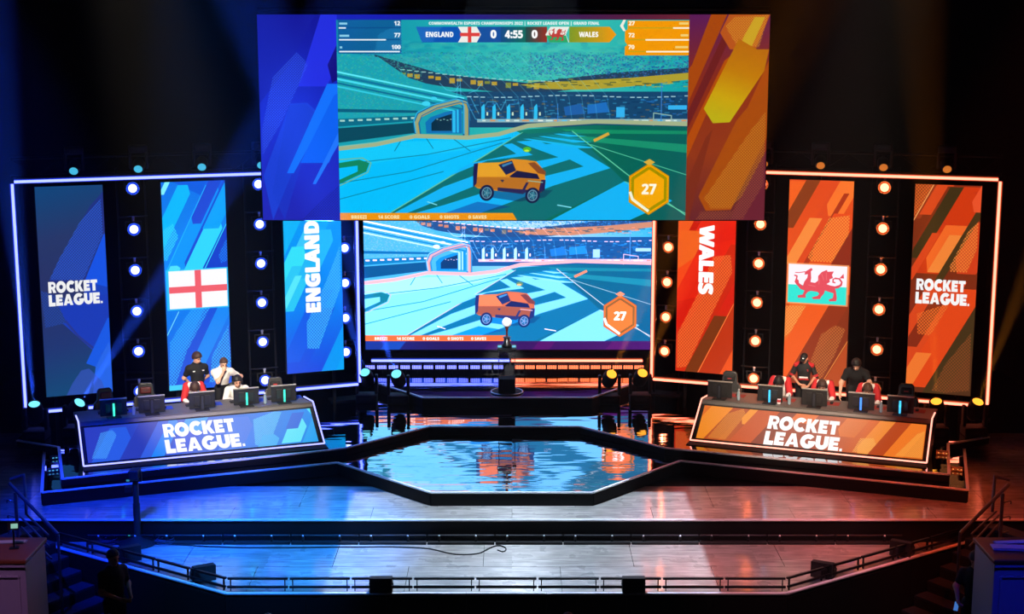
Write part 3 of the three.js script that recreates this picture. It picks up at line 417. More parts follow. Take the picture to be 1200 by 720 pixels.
// hanging screen, flown in front of the screen walls
{
  const D = 27.2, p = [onZ(304, 17, D), onZ(902, 17, D), onZ(305.5, 258, D), onZ(896, 258, D)];
  const w = ((p[1].x - p[0].x) + (p[3].x - p[2].x)) / 2, x = (p[0].x + p[1].x + p[2].x + p[3].x) / 4, top = (p[0].y + p[1].y) / 2, bot = (p[2].y + p[3].y) / 2, h = top - bot;
  const t = thing('hanging_screen', 'large flown video screen with the match between blue and orange side panels', 'screen', V(x, bot, -D));
  mesh('housing', rbox(w + 0.04, h + 0.04, 0.12, 0.02, 0, h / 2, -0.07), M.black, t);
  mesh('screen_face', move(new THREE.PlaneGeometry(w, h), 0, h / 2, 0), shown(canvasTex(hangCv), 1), t, 'bright video picture of a car football match');
  for (const s of [-0.42, -0.14, 0.14, 0.42]) mesh('hanging_cable', rod(V(s * w, h, -0.07), V(s * w, 14 - bot, -0.07), 0.012, 6), M.darkMetal, t);
  mesh('truss_bar', rod(V(-w / 2, h + 0.1, -0.07), V(w / 2, h + 0.1, -0.07), 0.04), M.darkMetal, t);
  rectLight('hanging_screen_light', w * 0.68, h, 0x2aa6c8, 0.05, V(0, h / 2, 0.02), 0, t);
}
// central LED wall
const CENTRE = { l: onZ(427, 330, CZ).x, r: onZ(763, 330, CZ).x, bot: onZ(600, 410, CZ).y };
{
  const w = CENTRE.r - CENTRE.l, h = w * 0.6012, x = (CENTRE.l + CENTRE.r) / 2;
  const t = thing('led_wall', 'central bright LED video wall behind the plinth showing the match', 'screen', V(x, BACK, -CZ)), b = CENTRE.bot - BACK;
  mesh('screen_face', move(new THREE.PlaneGeometry(w, h), 0, b + h / 2, 0), shown(canvasTex(centreCanvas()), 2.1), t, 'pale bright video picture of a car football match');
  mesh('housing', rbox(w + 0.1, h + 0.1, 0.2, 0.02, 0, b + h / 2, -0.11), M.black, t);
  mesh('base_skirt', box(w + 0.1, b - 0.06, 0.2, 0, (b - 0.06) / 2, -0.12), M.black, t);
  rectLight('led_wall_light', w, h * 0.95, 0x9fe4ff, 0.08, V(0, b + h / 2, 0.02), 0, t);
}
// banner screens of the side walls
function bannerScreen(W, px, art, k, label, lightColor) {                 // px: left x top/bottom, right x top/bottom, y top l/r, y bottom l/r
  const [lt, lb, rt, rb] = px.map(([u, v]) => W.sy(u, v)), s0 = (lt.s + lb.s) / 2, s1 = (rt.s + rb.s) / 2, y1 = (lt.y + rt.y) / 2, y0 = (lb.y + rb.y) / 2, w = s1 - s0, h = y1 - y0;
  const t = thing('banner_screen', label, 'screen', W.at((s0 + s1) / 2, UP, 0), W.turn);
  mesh('screen_face', move(new THREE.PlaneGeometry(w, h), 0, y0 + h / 2 - UP, 0.0), shown(canvasTex(art), k), t);
  mesh('housing', rbox(w + 0.02, h + 0.02, 0.1, 0.01, 0, y0 + h / 2 - UP, -0.055), M.black, t);
  for (const s of [-1, 1]) mesh('support_post', box(0.06, y1 - UP, 0.06, s * w * 0.35, (y1 - UP) / 2, -0.15), M.darkMetal, t);
  rectLight('banner_screen_light', w, h, lightColor, 0.03, V(0, y0 + h / 2 - UP, 0.02), 0, t);
}
bannerScreen(LW, [[41, 219], [54, 465], [121, 217], [131, 460]], bannerLogoBlue, 0.9, 'tall dark blue banner screen with a white logo beside the flag of England', 0x2450c0);
bannerScreen(LW, [[190, 213], [197, 458], [265, 212], [270, 453]], bannerFlagBlue, 1.05, 'tall blue banner screen showing a red cross on a white flag', 0x40a0ff);
bannerScreen(LW, [[332, 205], [335, 439], [399.5, 203], [402, 433]], bannerEngland, 1.05, 'tall light blue banner screen reading ENGLAND', 0x20a0ff);
bannerScreen(RW, [[799, 200], [789, 435], [864, 202], [858, 439]], bannerWales, 1.05, 'tall red banner screen reading WALES', 0xff3010);
bannerScreen(RW, [[925, 212], [918, 449], [1000, 211], [992, 453]], bannerFlagOrange, 1.05, 'tall orange banner screen showing a red dragon on a white and green flag', 0xff6030);
bannerScreen(RW, [[1073, 216], [1061, 460], [1152, 218], [1136, 463]], bannerLogoOrange, 0.95, 'tall dark orange banner screen with a white logo beside the dragon flag', 0xd03a10);

const BLUE = new THREE.Color().setRGB(0.02, 0.09, 1), ORANGE = new THREE.Color().setRGB(1, 0.16, 0.03);
// glowing tube frames round the side walls and along the central wall
function tubePart(parent, a, b, mat, color, k, turn, n = 'light_tube') {
  const d = b.clone().sub(a), up = Math.abs(d.y) > 0.5 * d.length(), L = d.length();
  mesh(n, rod(a, b, 0.026, 10), mat, parent);
  const back = V(0, 0, -0.075), m = a.clone().add(b).multiplyScalar(0.5), ang = Math.atan2(d.y, Math.hypot(d.x, d.z));
  const g = box(L, 0.11, 0.04, 0, 0, 0); g.applyQuaternion(new THREE.Quaternion().setFromUnitVectors(V(1, 0, 0), d.clone().normalize())); g.translate(m.x, m.y, m.z - 0.07);
  mesh('channel', g, M.tubeChannel, parent); { const e = g.clone(); e.translate(-m.x, -m.y, -m.z + 0.07); const q = new THREE.Quaternion().setFromUnitVectors(V(1, 0, 0), d.clone().normalize()); e.applyQuaternion(q.clone().invert()); e.scale(1, 0.085 / 0.11, 0.1); e.applyQuaternion(q); e.translate(m.x, m.y, m.z - 0.047); mesh('light_diffuser', e, color === BLUE ? M.blueEdge : M.orangeEdge, parent); };
  if (k) rectLight('tube_light', up ? 0.07 : L, up ? L : 0.07, color, k, m.clone().add(V(0, 0, 0.045)), 0, parent);
}
function tubeFrame(W, top, mat, color, word, group) {
  const L = W.len, y0 = SILL - UP, y1 = top - UP, e = 0.04;
  const one = (a, b, label) => { const t = thing('tube_light', label, 'light tube', W.at(a.x, UP + a.y, 0.12), W.turn); tubePart(t, V(0, 0, 0), b.clone().sub(a), mat, color, 1.2); };
  one(V(e, y0, 0), V(L - e, y0, 0), `long ${word} tube light along the floor below the ${word} banner screens`);
  one(V(e, y1, 0), V(L - e, y1, 0), `long ${word} tube light along the top of the ${word} banner screens`);
  const outer = W === LW ? 0 : L, inner = W === LW ? L : 0;
  one(V(outer, y0 + e, 0), V(outer, y1 - e, 0), `upright ${word} tube light at the outer edge of the ${word} screen wall`);
  one(V(inner, y0 + e, 0), V(inner, y1 - e, 0), `upright ${word} tube light between the ${word} screen wall and the central screen`);
  const t = thing('lighting_truss', `dark pipe truss carrying the small lamps above the ${word} tube light`, 'truss', W.at(0, UP + y1 + 0.06, -0.3), W.turn);
  for (const y of [0, 0.35]) mesh('truss_bar', rod(V(0, y, 0), V(L, y, 0), 0.03), M.darkMetal, t);
  for (let i = 0; i < 14; i++) mesh('lattice_bar', rod(V(L * i / 14, i % 2 ? 0 : 0.35, 0), V(L * (i + 1) / 14, i % 2 ? 0.35 : 0, 0), 0.014, 6), M.darkMetal, t);
  [W === LW ? 0.12 : L - 0.12, L / 2 - 0.1].forEach((x, i) => { const p = thing('truss_stand', `dark upright stand under the truss of the ${word} wall ${['near its outer edge', 'at its middle'][i]}`, 'stand', W.at(x, UP, -0.4), W.turn); mesh('post', box(0.07, y1, 0.07, 0, y1 / 2 + 0.03, 0), M.darkMetal, p); mesh('foot_plate', rbox(0.35, 0.03, 0.3, 0.01, 0, 0.015, 0), M.darkMetal, p); });
  return t;
}
const TOPL = (LW.sy(20, 213, 0.12).y + LW.sy(305, 204, 0.12).y) / 2, TOPR = (RW.sy(1175, 211, 0.12).y + RW.sy(897, 202, 0.12).y) / 2;
tubeFrame(LW, TOPL, M.blueTube, BLUE, 'blue');
tubeFrame(RW, TOPR, M.orangeTube, ORANGE, 'orange');
{
  const a = onZ(421, 423, CZ - 0.2), m = onZ(598, 423, CZ - 0.2), b = onZ(764, 424, CZ - 0.2), x0 = LW.at(LW.len, 0).x + 0.1, x1 = RW.at(0, 0).x - 0.1;
  const l = thing('tube_light', 'long blue tube light along the foot of the central screen', 'light tube', V(x0, a.y, a.z)); tubePart(l, V(0, 0, 0), V(m.x - x0 - 0.02, 0, 0), M.blueTube, BLUE, 1.2);
  const r = thing('tube_light', 'long orange tube light along the foot of the central screen', 'light tube', V(m.x, a.y, a.z)); tubePart(r, V(0.02, 0, 0), V(x1 - m.x, 0, 0), M.orangeTube, ORANGE, 1.2);
  // strobe battens under it
  const y = onZ(600, 430, CZ - 0.25).y, body = rbox(0.235, 0.13, 0.1, 0.015), cells = merge(Array.from({ length: 7 }, (_, i) => box(0.017, 0.08, 0.01, -0.092 + i * 0.0307, 0, 0.052)));
  const bracket = box(0.03, y - BACK - 0.06, 0.03, 0, -(y - BACK) / 2 - 0.03, -0.02);
  for (const [side, n, mat, color, lab] of [[0, 12, glowing(0.62, 0.7, 4), BLUE, 'blue LED batten with seven glowing cells below the central screen'], [1, 12, glowing(3, 0.55, 0.22), ORANGE, 'orange LED batten with seven glowing cells below the central screen']])
    for (let i = 0; i < n; i++) {
      const u = side ? 602 + (i + 0.5) * 12.75 : 434 + i * 13.65, p = onZ(Math.min(u + (side ? 0 : 0), 752), 430, CZ - 0.25);
      const t = thing('led_batten', `${ordinal(side ? i : n - 1 - i)} ${side ? 'orange' : 'blue'} LED batten from the plinth below the central screen`, 'stage light', V(p.x, y, p.z), 0, side ? 'orange LED battens' : 'blue LED battens');
      mesh('body', body, M.black, t); mesh('glowing_led_cells', cells, mat, t); mesh('bracket', bracket, M.darkMetal, t);
      if (i % 3 === 1) rectLight('batten_light', 0.22 * 3, 0.1, color, 1.2, V(0, 0, 0.07), 0, t);
    }
}

// ---------------------------------------------------------------- lamps between the banner screens
const lampGeo = { housing: lathe([[0.03, -0.14], [0.09, -0.13], [0.125, -0.05], [0.135, 0.0], [0.128, 0.004], [0.1, -0.02], [0.085, -0.03]], 24).rotateX(Math.PI / 2), lens: lathe([[0, 0.006], [0.05, 0.003], [0.085, -0.01]].reverse(), 24).rotateX(Math.PI / 2), rim: lathe([[0.085, -0.01], [0.1, -0.014], [0.126, -0.004]].reverse(), 24).rotateX(Math.PI / 2),
  yoke: merge([box(0.02, 0.16, 0.03, -0.15, 0.06, -0.05), box(0.02, 0.16, 0.03, 0.15, 0.06, -0.05), box(0.32, 0.02, 0.03, 0, 0.145, -0.05)]), clamp: merge([cyl(0.022, 0.022, 0.06, 0, 0.185, -0.05), rbox(0.05, 0.05, 0.04, 0.01, 0, 0.225, -0.05)]), bar: move(new THREE.CylinderGeometry(0.015, 0.015, 0.56, 8), 0, 0.245, -0.05, 0, 0, Math.PI / 2) };
const lensBlue = glowing(1.3, 1.5, 5), lensOrange = glowing(5, 1.25, 0.62), silver = std(0xb8bac0, 0.4, 0.5);
function lampColumn(W, px, blue, label, off = 0.02) {
  const pts = px.map(([u, v]) => W.sy(u, v, off)), s = pts.reduce((a, p) => a + p.s, 0) / pts.length, top = Math.max(...pts.map((p) => p.y)) + 0.4;
  const ladder = thing('lamp_ladder', `dark pipe ladder holding lamps ${label}`, 'lamp rack', W.at(s, UP, off - 0.12), W.turn);
  for (const x of [-0.27, 0.27]) mesh('upright', box(0.035, top - UP, 0.035, x, (top - UP) / 2, 0), M.darkMetal, ladder);
  mesh('base_plate', rbox(0.7, 0.03, 0.4, 0.01, 0, 0.015, 0), M.darkMetal, ladder);
  for (const [i, p] of pts.entries()) {
    const t = thing('round_lamp', `${ordinal(i)} ${blue ? 'blue white' : 'warm white'} lamp from the top ${label}`, 'stage lamp', W.at(p.s, p.y, off), W.turn, `lamps ${label}`);
    mesh('housing', lampGeo.housing, M.darkMetal, t); mesh('lens', lampGeo.lens, blue ? lensBlue : lensOrange, t, 'glowing lens'); mesh('lens_rim', lampGeo.rim, blue ? M.blueEdge : M.orangeEdge, t, blue ? 'deep blue glowing rim' : 'deep orange glowing rim'); mesh('yoke', lampGeo.yoke, M.black, t); mesh('clamp', lampGeo.clamp, silver, t, 'bright metal clamp'); mesh('bar', lampGeo.bar, M.darkMetal, t);
    const l = new THREE.PointLight(blue ? BLUE : ORANGE, 0.5); l.position.set(0, 0, 0.06); l.castShadow = true; l.name = 'lamp_light'; t.add(l);
  }
}
lampColumn(LW, [[155.5, 221], [157, 269], [158.5, 317], [160.5, 365], [162.5, 412], [164, 459]], true, 'between the blue logo banner and the cross flag');
lampColumn(LW, [[303, 216], [304.5, 263], [306, 309], [307, 355], [308, 401], [311, 446]], true, 'between the cross flag and the ENGLAND banner');
lampColumn(LW, [[403.5, 250], [404, 291], [404.5, 332], [405, 373], [405.5, 413]], true, 'half behind the inner edge of the ENGLAND banner', -0.22);
lampColumn(RW, [[784, 250], [783, 290], [781.5, 331], [780, 372], [778.5, 412]], false, 'half behind the inner edge of the WALES banner', -0.22);
lampColumn(RW, [[893, 216], [891, 263], [889, 309], [887, 355], [885, 400], [883, 444]], false, 'between the WALES banner and the dragon flag');
lampColumn(RW, [[1036.5, 220], [1034.5, 268], [1032, 316], [1030, 363], [1027.5, 410], [1025, 456]], false, 'between the dragon flag and the orange logo banner');

// ---------------------------------------------------------------- moving head lights
const headGeo = { base: rbox(0.34, 0.14, 0.3, 0.02, 0, 0.07, 0), armL: rbox(0.05, 0.32, 0.12, 0.015, -0.16, 0.3, 0), armR: rbox(0.05, 0.32, 0.12, 0.015, 0.16, 0.3, 0), barrel: lathe([[0, -0.2], [0.07, -0.19], [0.11, -0.12], [0.12, 0.02], [0.105, 0.15], [0.095, 0.17], [0.082, 0.165]], 20).rotateX(Math.PI / 2), lens: lathe([[0.084, 0.15], [0.05, 0.166], [0, 0.172]], 20).rotateX(Math.PI / 2), plate: merge([box(0.2, 0.05, 0.005, 0, 0.07, 0.153), box(0.05, 0.02, 0.006, 0.1, 0.1, 0.153)]) };
function movingHead(p, turn, aim, blue, lensMat, color, power, label, group, hang = false, angle = 0.06) {
  const t = thing('moving_head_light', label, 'stage light', p, turn, group);
  if (!hang) t.scale.setScalar(1.3);
  const f = hang ? -1 : 1, g = (geo) => hang ? geo.clone().rotateZ(Math.PI) : geo;
  mesh('base', g(headGeo.base), M.black, t); mesh('yoke_arm', g(headGeo.armL), M.black, t); mesh('yoke_arm', g(headGeo.armR), M.black, t); mesh('display', g(headGeo.plate), M.darkGrey, t);
  const h = new THREE.Group(); h.name = 'head'; t.add(h); h.position.set(0, 0.4 * f, 0);
  t.updateMatrixWorld(true); h.lookAt(aim); // +z towards the aim
  mesh('barrel', headGeo.barrel, M.black, h); mesh('lens', headGeo.lens, lensMat, h, 'glowing lens');
  if (power) { t.updateMatrixWorld(true); const o = h.localToWorld(V(0, 0, 0.19)); spot('moving_head_beam', color, power, t.worldToLocal(o), t.worldToLocal(aim.clone()), angle, 0.5, t, 1.5); }
}
const cyanLens = glowing(0.25, 1.1, 1.4), amberLens = glowing(2.2, 0.75, 0.06), AMBER = new THREE.Color().setRGB(1, 0.3, 0.02), dimCyan = glowing(0.06, 0.5, 0.75), dimAmber = glowing(0.6, 0.16, 0.02);
[[43, 514, [12, 230], 1, 'at the outer corner of the blue screen wall'], [90, 510, [235, 260], 1, 'on the floor beside the end of the blue desk'], [430, 471, [395, 330], 1, 'at the foot of the upright blue tube'], [467, 472, [432, 355], 1, 'at the blue end of the LED battens'],
  [714, 472, [752, 360], 0, 'at the orange end of the LED battens'], [750, 471, [792, 350], 0, 'at the foot of the upright orange tube'], [1096, 510, [1088, 250], 0, 'on the floor beside the end of the orange desk'], [1141, 510, [1215, 290], 0, 'at the outer corner of the orange screen wall']].forEach(([u, v, aim, blue, where]) => {
  const p = onY(u, v, UP), q = onZ(aim[0], aim[1], -p.z - 2.2);
  movingHead(p, 0, q, blue, blue ? cyanLens : amberLens, blue ? BLUE : AMBER, blue ? 62000 : 11000, `moving head light with ${blue ? 'cyan' : 'amber'} lens ${where}`, 'moving head lights on the floor');
});
[[LW, TOPL, 1, [86, 161, 235, 304]], [RW, TOPR, 0, [897, 963, 1036, 1110]]].forEach(([W, top, blue, us]) => us.forEach((u, i) => {
  const s = W.sy(u, 194, -0.3).s, p = W.at(s, top + 0.62, -0.12), aim = p.clone().add(V(W === LW ? 1.2 : -1.2, -3.2, 7));
  movingHead(p, W.turn, aim, blue, blue ? dimCyan : dimAmber, 0, 0, `${ordinal(blue ? i : 3 - i)} small ${blue ? 'cyan' : 'amber'} moving head light from the truss outer end over the ${blue ? 'blue' : 'orange'} wall`, `moving heads above the ${blue ? 'blue' : 'orange'} wall`, true);
}));

// ---------------------------------------------------------------- figures: smooth fields of tapered bones, meshed with surface nets
const smin = (a, b, k) => { const h = Math.max(k - Math.abs(a - b), 0) / k; return Math.min(a, b) - h * h * k * 0.25; };
function boneDist(B, x, y, z) {
  const ax = B[0], ay = B[1], az = B[2], dx = B[4] - ax, dy = B[5] - ay, dz = B[6] - az, l2 = dx * dx + dy * dy + dz * dz || 1e-9;
  let t = ((x - ax) * dx + (y - ay) * dy + (z - az) * dz) / l2; t = t < 0 ? 0 : t > 1 ? 1 : t;
  const px = x - ax - dx * t, py = y - ay - dy * t, pz = z - az - dz * t;
  return Math.sqrt(px * px + py * py + pz * pz) - (B[3] + (B[7] - B[3]) * t);
}
const boneField = (bones, k) => (x, y, z) => { let d = 1e3; for (const B of bones) d = smin(d, boneDist(B, x, y, z), k); return d; };
const boneBounds = (bones, pad) => { const lo = [1e3, 1e3, 1e3], hi = [-1e3, -1e3, -1e3]; for (const B of bones) for (const o of [0, 4]) for (let i = 0; i < 3; i++) { lo[i] = Math.min(lo[i], B[o + i] - B[o + 3] - pad); hi[i] = Math.max(hi[i], B[o + i] + B[o + 3] + pad); } return [lo, hi]; };
function netMesh(f, [lo, hi], c) {
  const n = [0, 1, 2].map((i) => Math.ceil((hi[i] - lo[i]) / c) + 1), [nx, ny, nz] = n, F = new Float32Array(nx * ny * nz), id = (i, j, k) => i + nx * (j + ny * k);
  for (let k = 0; k < nz; k++) for (let j = 0; j < ny; j++) for (let i = 0; i < nx; i++) F[id(i, j, k)] = f(lo[0] + i * c, lo[1] + j * c, lo[2] + k * c);
  const vid = new Int32Array(nx * ny * nz).fill(-1), pos = [], idx = [];
  for (let k = 0; k < nz - 1; k++) for (let j = 0; j < ny - 1; j++) for (let i = 0; i < nx - 1; i++) {
    let sx = 0, sy = 0, sz = 0, m = 0;
    const v = (a, b, d) => F[id(i + a, j + b, k + d)];
    const e = (a0, b0, d0, a1, b1, d1) => { const p = v(a0, b0, d0), q = v(a1, b1, d1); if ((p < 0) !== (q < 0)) { const t = p / (p - q); sx += a0 + (a1 - a0) * t; sy += b0 + (b1 - b0) * t; sz += d0 + (d1 - d0) * t; m++; } };
    e(0, 0, 0, 1, 0, 0); e(0, 1, 0, 1, 1, 0); e(0, 0, 1, 1, 0, 1); e(0, 1, 1, 1, 1, 1); e(0, 0, 0, 0, 1, 0); e(1, 0, 0, 1, 1, 0); e(0, 0, 1, 0, 1, 1); e(1, 0, 1, 1, 1, 1); e(0, 0, 0, 0, 0, 1); e(1, 0, 0, 1, 0, 1); e(0, 1, 0, 0, 1, 1); e(1, 1, 0, 1, 1, 1);
    if (m) { vid[id(i, j, k)] = pos.length / 3; pos.push(lo[0] + (i + sx / m) * c, lo[1] + (j + sy / m) * c, lo[2] + (k + sz / m) * c); }
  }
  const quad = (a, b, d, g, flip) => { if (a < 0 || b < 0 || d < 0 || g < 0) return; if (flip) idx.push(a, d, b, a, g, d); else idx.push(a, b, d, a, d, g); };
  for (let k = 1; k < nz - 1; k++) for (let j = 1; j < ny - 1; j++) for (let i = 1; i < nx - 1; i++) {
    const s = F[id(i, j, k)] < 0;
    if (s !== F[id(i + 1, j, k)] < 0) quad(vid[id(i, j - 1, k - 1)], vid[id(i, j, k - 1)], vid[id(i, j, k)], vid[id(i, j - 1, k)], !s);
    if (s !== F[id(i, j + 1, k)] < 0) quad(vid[id(i - 1, j, k - 1)], vid[id(i - 1, j, k)], vid[id(i, j, k)], vid[id(i, j, k - 1)], !s);
    if (s !== F[id(i, j, k + 1)] < 0) quad(vid[id(i - 1, j - 1, k)], vid[id(i, j - 1, k)], vid[id(i, j, k)], vid[id(i - 1, j, k)], !s);
  }
  const g = new THREE.BufferGeometry(); g.setAttribute('position', new THREE.BufferAttribute(new Float32Array(pos), 3)); g.setIndex(idx); g.computeVertexNormals();
  g.setAttribute('uv', new THREE.BufferAttribute(new Float32Array(pos.length / 3 * 2), 2)); return g;
}
const ell = (x, y, z, a, b, c) => { const k0 = Math.hypot(x / a, y / b, z / c), k1 = Math.hypot(x / (a * a), y / (b * b), z / (c * c)); return k1 < 1e-9 ? -Math.min(a, b, c) : k0 * (k0 - 1) / k1; };
// head: origin at its middle, face to +z
const headF = (x, y, z) => {
  const ax = Math.abs(x); let d = smin(ell(x, y - 0.03, z + 0.012, 0.076, 0.09, 0.097), ell(x, y + 0.052, z - 0.026, 0.056, 0.066, 0.062), 0.05);
  d = smin(d, boneDist([0, 0.018, 0.082, 0.009, 0, -0.022, 0.104, 0.014], x, y, z), 0.012);          // nose
  d = smin(d, boneDist([-0.03, 0.034, 0.08, 0.009, 0.03, 0.034, 0.08, 0.009], x, y, z), 0.014);       // brow
  d = smin(d, boneDist([-0.018, -0.058, 0.082, 0.008, 0.018, -0.058, 0.082, 0.008], x, y, z), 0.01);  // lips
  d = smin(d, ell(ax - 0.08, y - 0.002, z + 0.006, 0.01, 0.031, 0.019), 0.008);                       // ears
  d = Math.max(d, -(Math.hypot(ax - 0.031, y - 0.012, z - 0.098) - 0.014));                           // eye sockets
  return smin(d, boneDist([0, -0.05, -0.02, 0.052, 0, -0.17, -0.035, 0.058], x, y, z), 0.03);
};
const headGeometry = netMesh(headF, [[-0.11, -0.2, -0.13], [0.11, 0.14, 0.13]], 0.0055);
const hairF = (fringe, nape, vol) => (x, y, z) => { const q = ell(x, y - 0.032, z + 0.014, 0.078 + vol, 0.092 + vol * 1.3, 0.1 + vol) + 0.004 * Math.sin(x * 140 + z * 60) * Math.sin(z * 120 + y * 90); const line = fringe - (0.09 - z) * (fringe + nape) / 0.19; return Math.max(q, line - y, -(ell(x, y - 0.03, z + 0.012, 0.07, 0.084, 0.09))); };
const hairBox = [[-0.13, -0.14, -0.15], [0.13, 0.19, 0.14]];
const hairGeo = { short: netMesh(hairF(0.075, 0.045, 0.014), hairBox, 0.006), full: netMesh(hairF(0.062, 0.06, 0.028), hairBox, 0.006), cap: netMesh((x, y, z) => Math.min(Math.max(ell(x, y - 0.036, z + 0.01, 0.09, 0.1, 0.108), 0.05 - 0.15 * (-z) * 0.2 - y), Math.max(ell(x, y - 0.062, z - 0.1, 0.075, 0.012, 0.075), 0.03 - z)), [[-0.13, -0.02, -0.15], [0.13, 0.18, 0.2]], 0.006) };
// right hand: wrist at the origin, fingers along -y, palm towards -z, thumb on +x; curl bends the fingers towards the palm
function handGeo(curl) {
  const b = [[0, 0.01, 0, 0.026, 0, -0.04, 0, 0.03]];
  for (const [x, l] of [[0.03, 0.074], [0.01, 0.084], [-0.011, 0.078], [-0.031, 0.06]]) { b.push([x * 0.5, -0.03, 0, 0.016, x, -0.088, 0, 0.0105]); let p = [x, -0.088, 0], a = 0; [0.46, 0.3, 0.24].forEach((f, i) => { a += curl * [0.8, 1, 0.8][i]; const q = [p[0], p[1] - Math.cos(a) * l * f, p[2] - Math.sin(a) * l * f]; b.push([...p, 0.0098 - i * 0.0008, ...q, 0.009 - i * 0.0008]); p = q; }); }
  b.push([0.018, -0.022, -0.004, 0.015, 0.046, -0.05, -0.014, 0.0125], [0.046, -0.05, -0.014, 0.0115, 0.052, -0.082, -0.024 - curl * 0.012, 0.0095]);
  return netMesh(boneField(b, 0.007), boneBounds(b, 0.012), 0.0048);
}
const handRelaxed = handGeo(0.35), handClosed = handGeo(0.95);
const skins = [std(0xd9a184, 0.55), std(0xc78d6f, 0.55), std(0xe0ab90, 0.55)], eyeMat = std(0x1a1512, 0.25);
// Pose: metres, feet at y = 0, facing +z. J overrides joints.
const STAND = { pel: [0, 0.95, 0], waist: [0, 1.1, 0.01], chest: [0, 1.28, 0.005], neck: [0, 1.47, -0.01], head: [0, 1.63, 0.025], shL: [-0.178, 1.385, -0.01], shR: [0.178, 1.385, -0.01], elL: [-0.25, 1.14, -0.03], elR: [0.25, 1.14, -0.03], wrL: [-0.26, 0.88, 0.05], wrR: [0.26, 0.88, 0.05], hiL: [-0.09, 0.92, 0], hiR: [0.09, 0.92, 0], knL: [-0.11, 0.5, 0.02], knR: [0.11, 0.5, 0.02], anL: [-0.12, 0.09, -0.02], anR: [0.12, 0.09, -0.02] };
function person(o) {
  const J = { ...STAND, ...(o.J ?? {}) }, fat = o.fat ?? 1, t = thing('person', o.label, 'person', o.pos, o.turn, o.group);
  t.scale.setScalar(o.scale ?? 1);
  const B = (a, ra, b, rb, pad = 0) => [...J[a], ra * fat + pad, ...J[b], rb * fat + pad];
  const torso = (p) => [B('pel', 0.13, 'waist', 0.125, p), B('waist', 0.125, 'chest', 0.14, p), B('chest', 0.14, 'neck', 0.075, p), [...J.neck, 0.06 + p, ...J.shL, 0.05 + p], [...J.neck, 0.06 + p, ...J.shR, 0.05 + p], [...J.shL, 0.056 + p, ...J.chest.map((v, i) => v + (i === 1 ? 0.06 : 0)), 0.12 + p], [...J.shR, 0.056 + p, ...J.chest.map((v, i) => v + (i === 1 ? 0.06 : 0)), 0.12 + p]];
  const upper = (S, p) => [B('sh' + S, 0.058, 'el' + S, 0.043, p)], fore = (S, p) => [B('el' + S, 0.042, 'wr' + S, 0.028, p)];
  const legs = (p) => ['L', 'R'].flatMap((S) => [B('hi' + S, 0.092, 'kn' + S, 0.06, p), B('kn' + S, 0.06, 'an' + S, 0.04, p)]);
  const bodyBones = [...torso(-0.012), ...['L', 'R'].flatMap((S) => [...upper(S, -0.002), ...fore(S, 0)]), ...legs(-0.01), [...J.neck, 0.055, ...J.head.map((v, i) => v - (i === 1 ? 0.07 : 0)), 0.05], ...['L', 'R'].map((S) => [...J['an' + S], 0.042, J['an' + S][0] * 1.08, J['an' + S][1] - 0.045, J['an' + S][2] + 0.13, 0.03])];
  const parts = [netMesh(boneField(bodyBones, 0.05), boneBounds(bodyBones, 0.04), 0.017)];
  const H = new THREE.Matrix4().compose(V(...J.head), new THREE.Quaternion().setFromEuler(new THREE.Euler(o.nod ?? 0, o.look ?? 0, o.tilt ?? 0, 'YXZ')), V(1, 1, 1));
  parts.push(headGeometry.clone().applyMatrix4(H));
  for (const S of ['L', 'R']) {
    const w = V(...J['wr' + S]), d = o['hand' + S] ? V(...o['hand' + S]).normalize() : w.clone().sub(V(...J['el' + S])).normalize(), y = d.clone().negate();
    const palm = V(...(o['palm' + S] ?? (S === 'L' ? [1, 0, 0] : [-1, 0, 0]))), z = palm.clone().negate().addScaledVector(y, palm.dot(y)).normalize(), x = y.clone().cross(z);
    const g = (o['fist' + S] ? handClosed : handRelaxed).clone(); if (S === 'L') { g.scale(-1, 1, 1); const a = g.index.array; for (let i = 0; i < a.length; i += 3) { const q = a[i]; a[i] = a[i + 1]; a[i + 1] = q; } }
    g.applyMatrix4(new THREE.Matrix4().makeBasis(x, y, z).setPosition(w)); parts.push(g);
  }
  parts.forEach((g) => g.computeVertexNormals());
  const body = mesh('body', parts, o.skin ?? skins[0], t);
  const hg = (g) => g.clone().applyMatrix4(H);
  for (const s of [-1, 1]) mesh('eye', hg(ball(0.012, s * 0.031, 0.012, 0.082, 10)), eyeMat, t);
  if (o.hair) mesh(o.hairName ?? 'hair', hg(hairGeo[o.hair]), o.hairMat, t);
  if (o.headset) { const g = new THREE.Group(); g.name = 'headset'; t.add(g); mesh('headband', hg(move(new THREE.TorusGeometry(0.105, 0.011, 8, 24, Math.PI), 0, 0.01, -0.01)), M.black, g); for (const s of [-1, 1]) mesh('ear_cup', hg(cyl(0.038, 0.042, 0.035, s * 0.1, 0.0, -0.005, 0, Math.PI / 2)), M.black, g); }
  if (o.capLogo) mesh('cap_badge', hg(box(0.035, 0.025, 0.006, 0.015, 0.085, 0.092, -0.5)), M.white, t);
  const sleeve = o.sleeve ?? 0.6;
  const cut = (S, f) => { const a = J['sh' + S], b = J['el' + S]; return [...a, 0.058 * fat + (o.jersey && !o.stripes ? 0.026 : 0.008), ...a.map((v, i) => v + (b[i] - v) * f), 0.05 * fat + (o.jersey && !o.stripes ? 0.02 : 0.014)]; };
  const shirt = [...torso(0.008), ...(o.jersey ? [] : [cut('L', sleeve), cut('R', sleeve)])];
  const shirtF = boneField(shirt, 0.06);
  mesh(o.jersey ? 'jersey' : 'shirt', netMesh((x, y, z) => Math.max(shirtF(x, y, z), -(Math.hypot(x - J.neck[0], (y - J.neck[1] - 0.065) * 0.9, z - J.neck[2] - 0.01) - 0.072)), boneBounds(shirt, 0.05), 0.015), o.shirtMat, t);
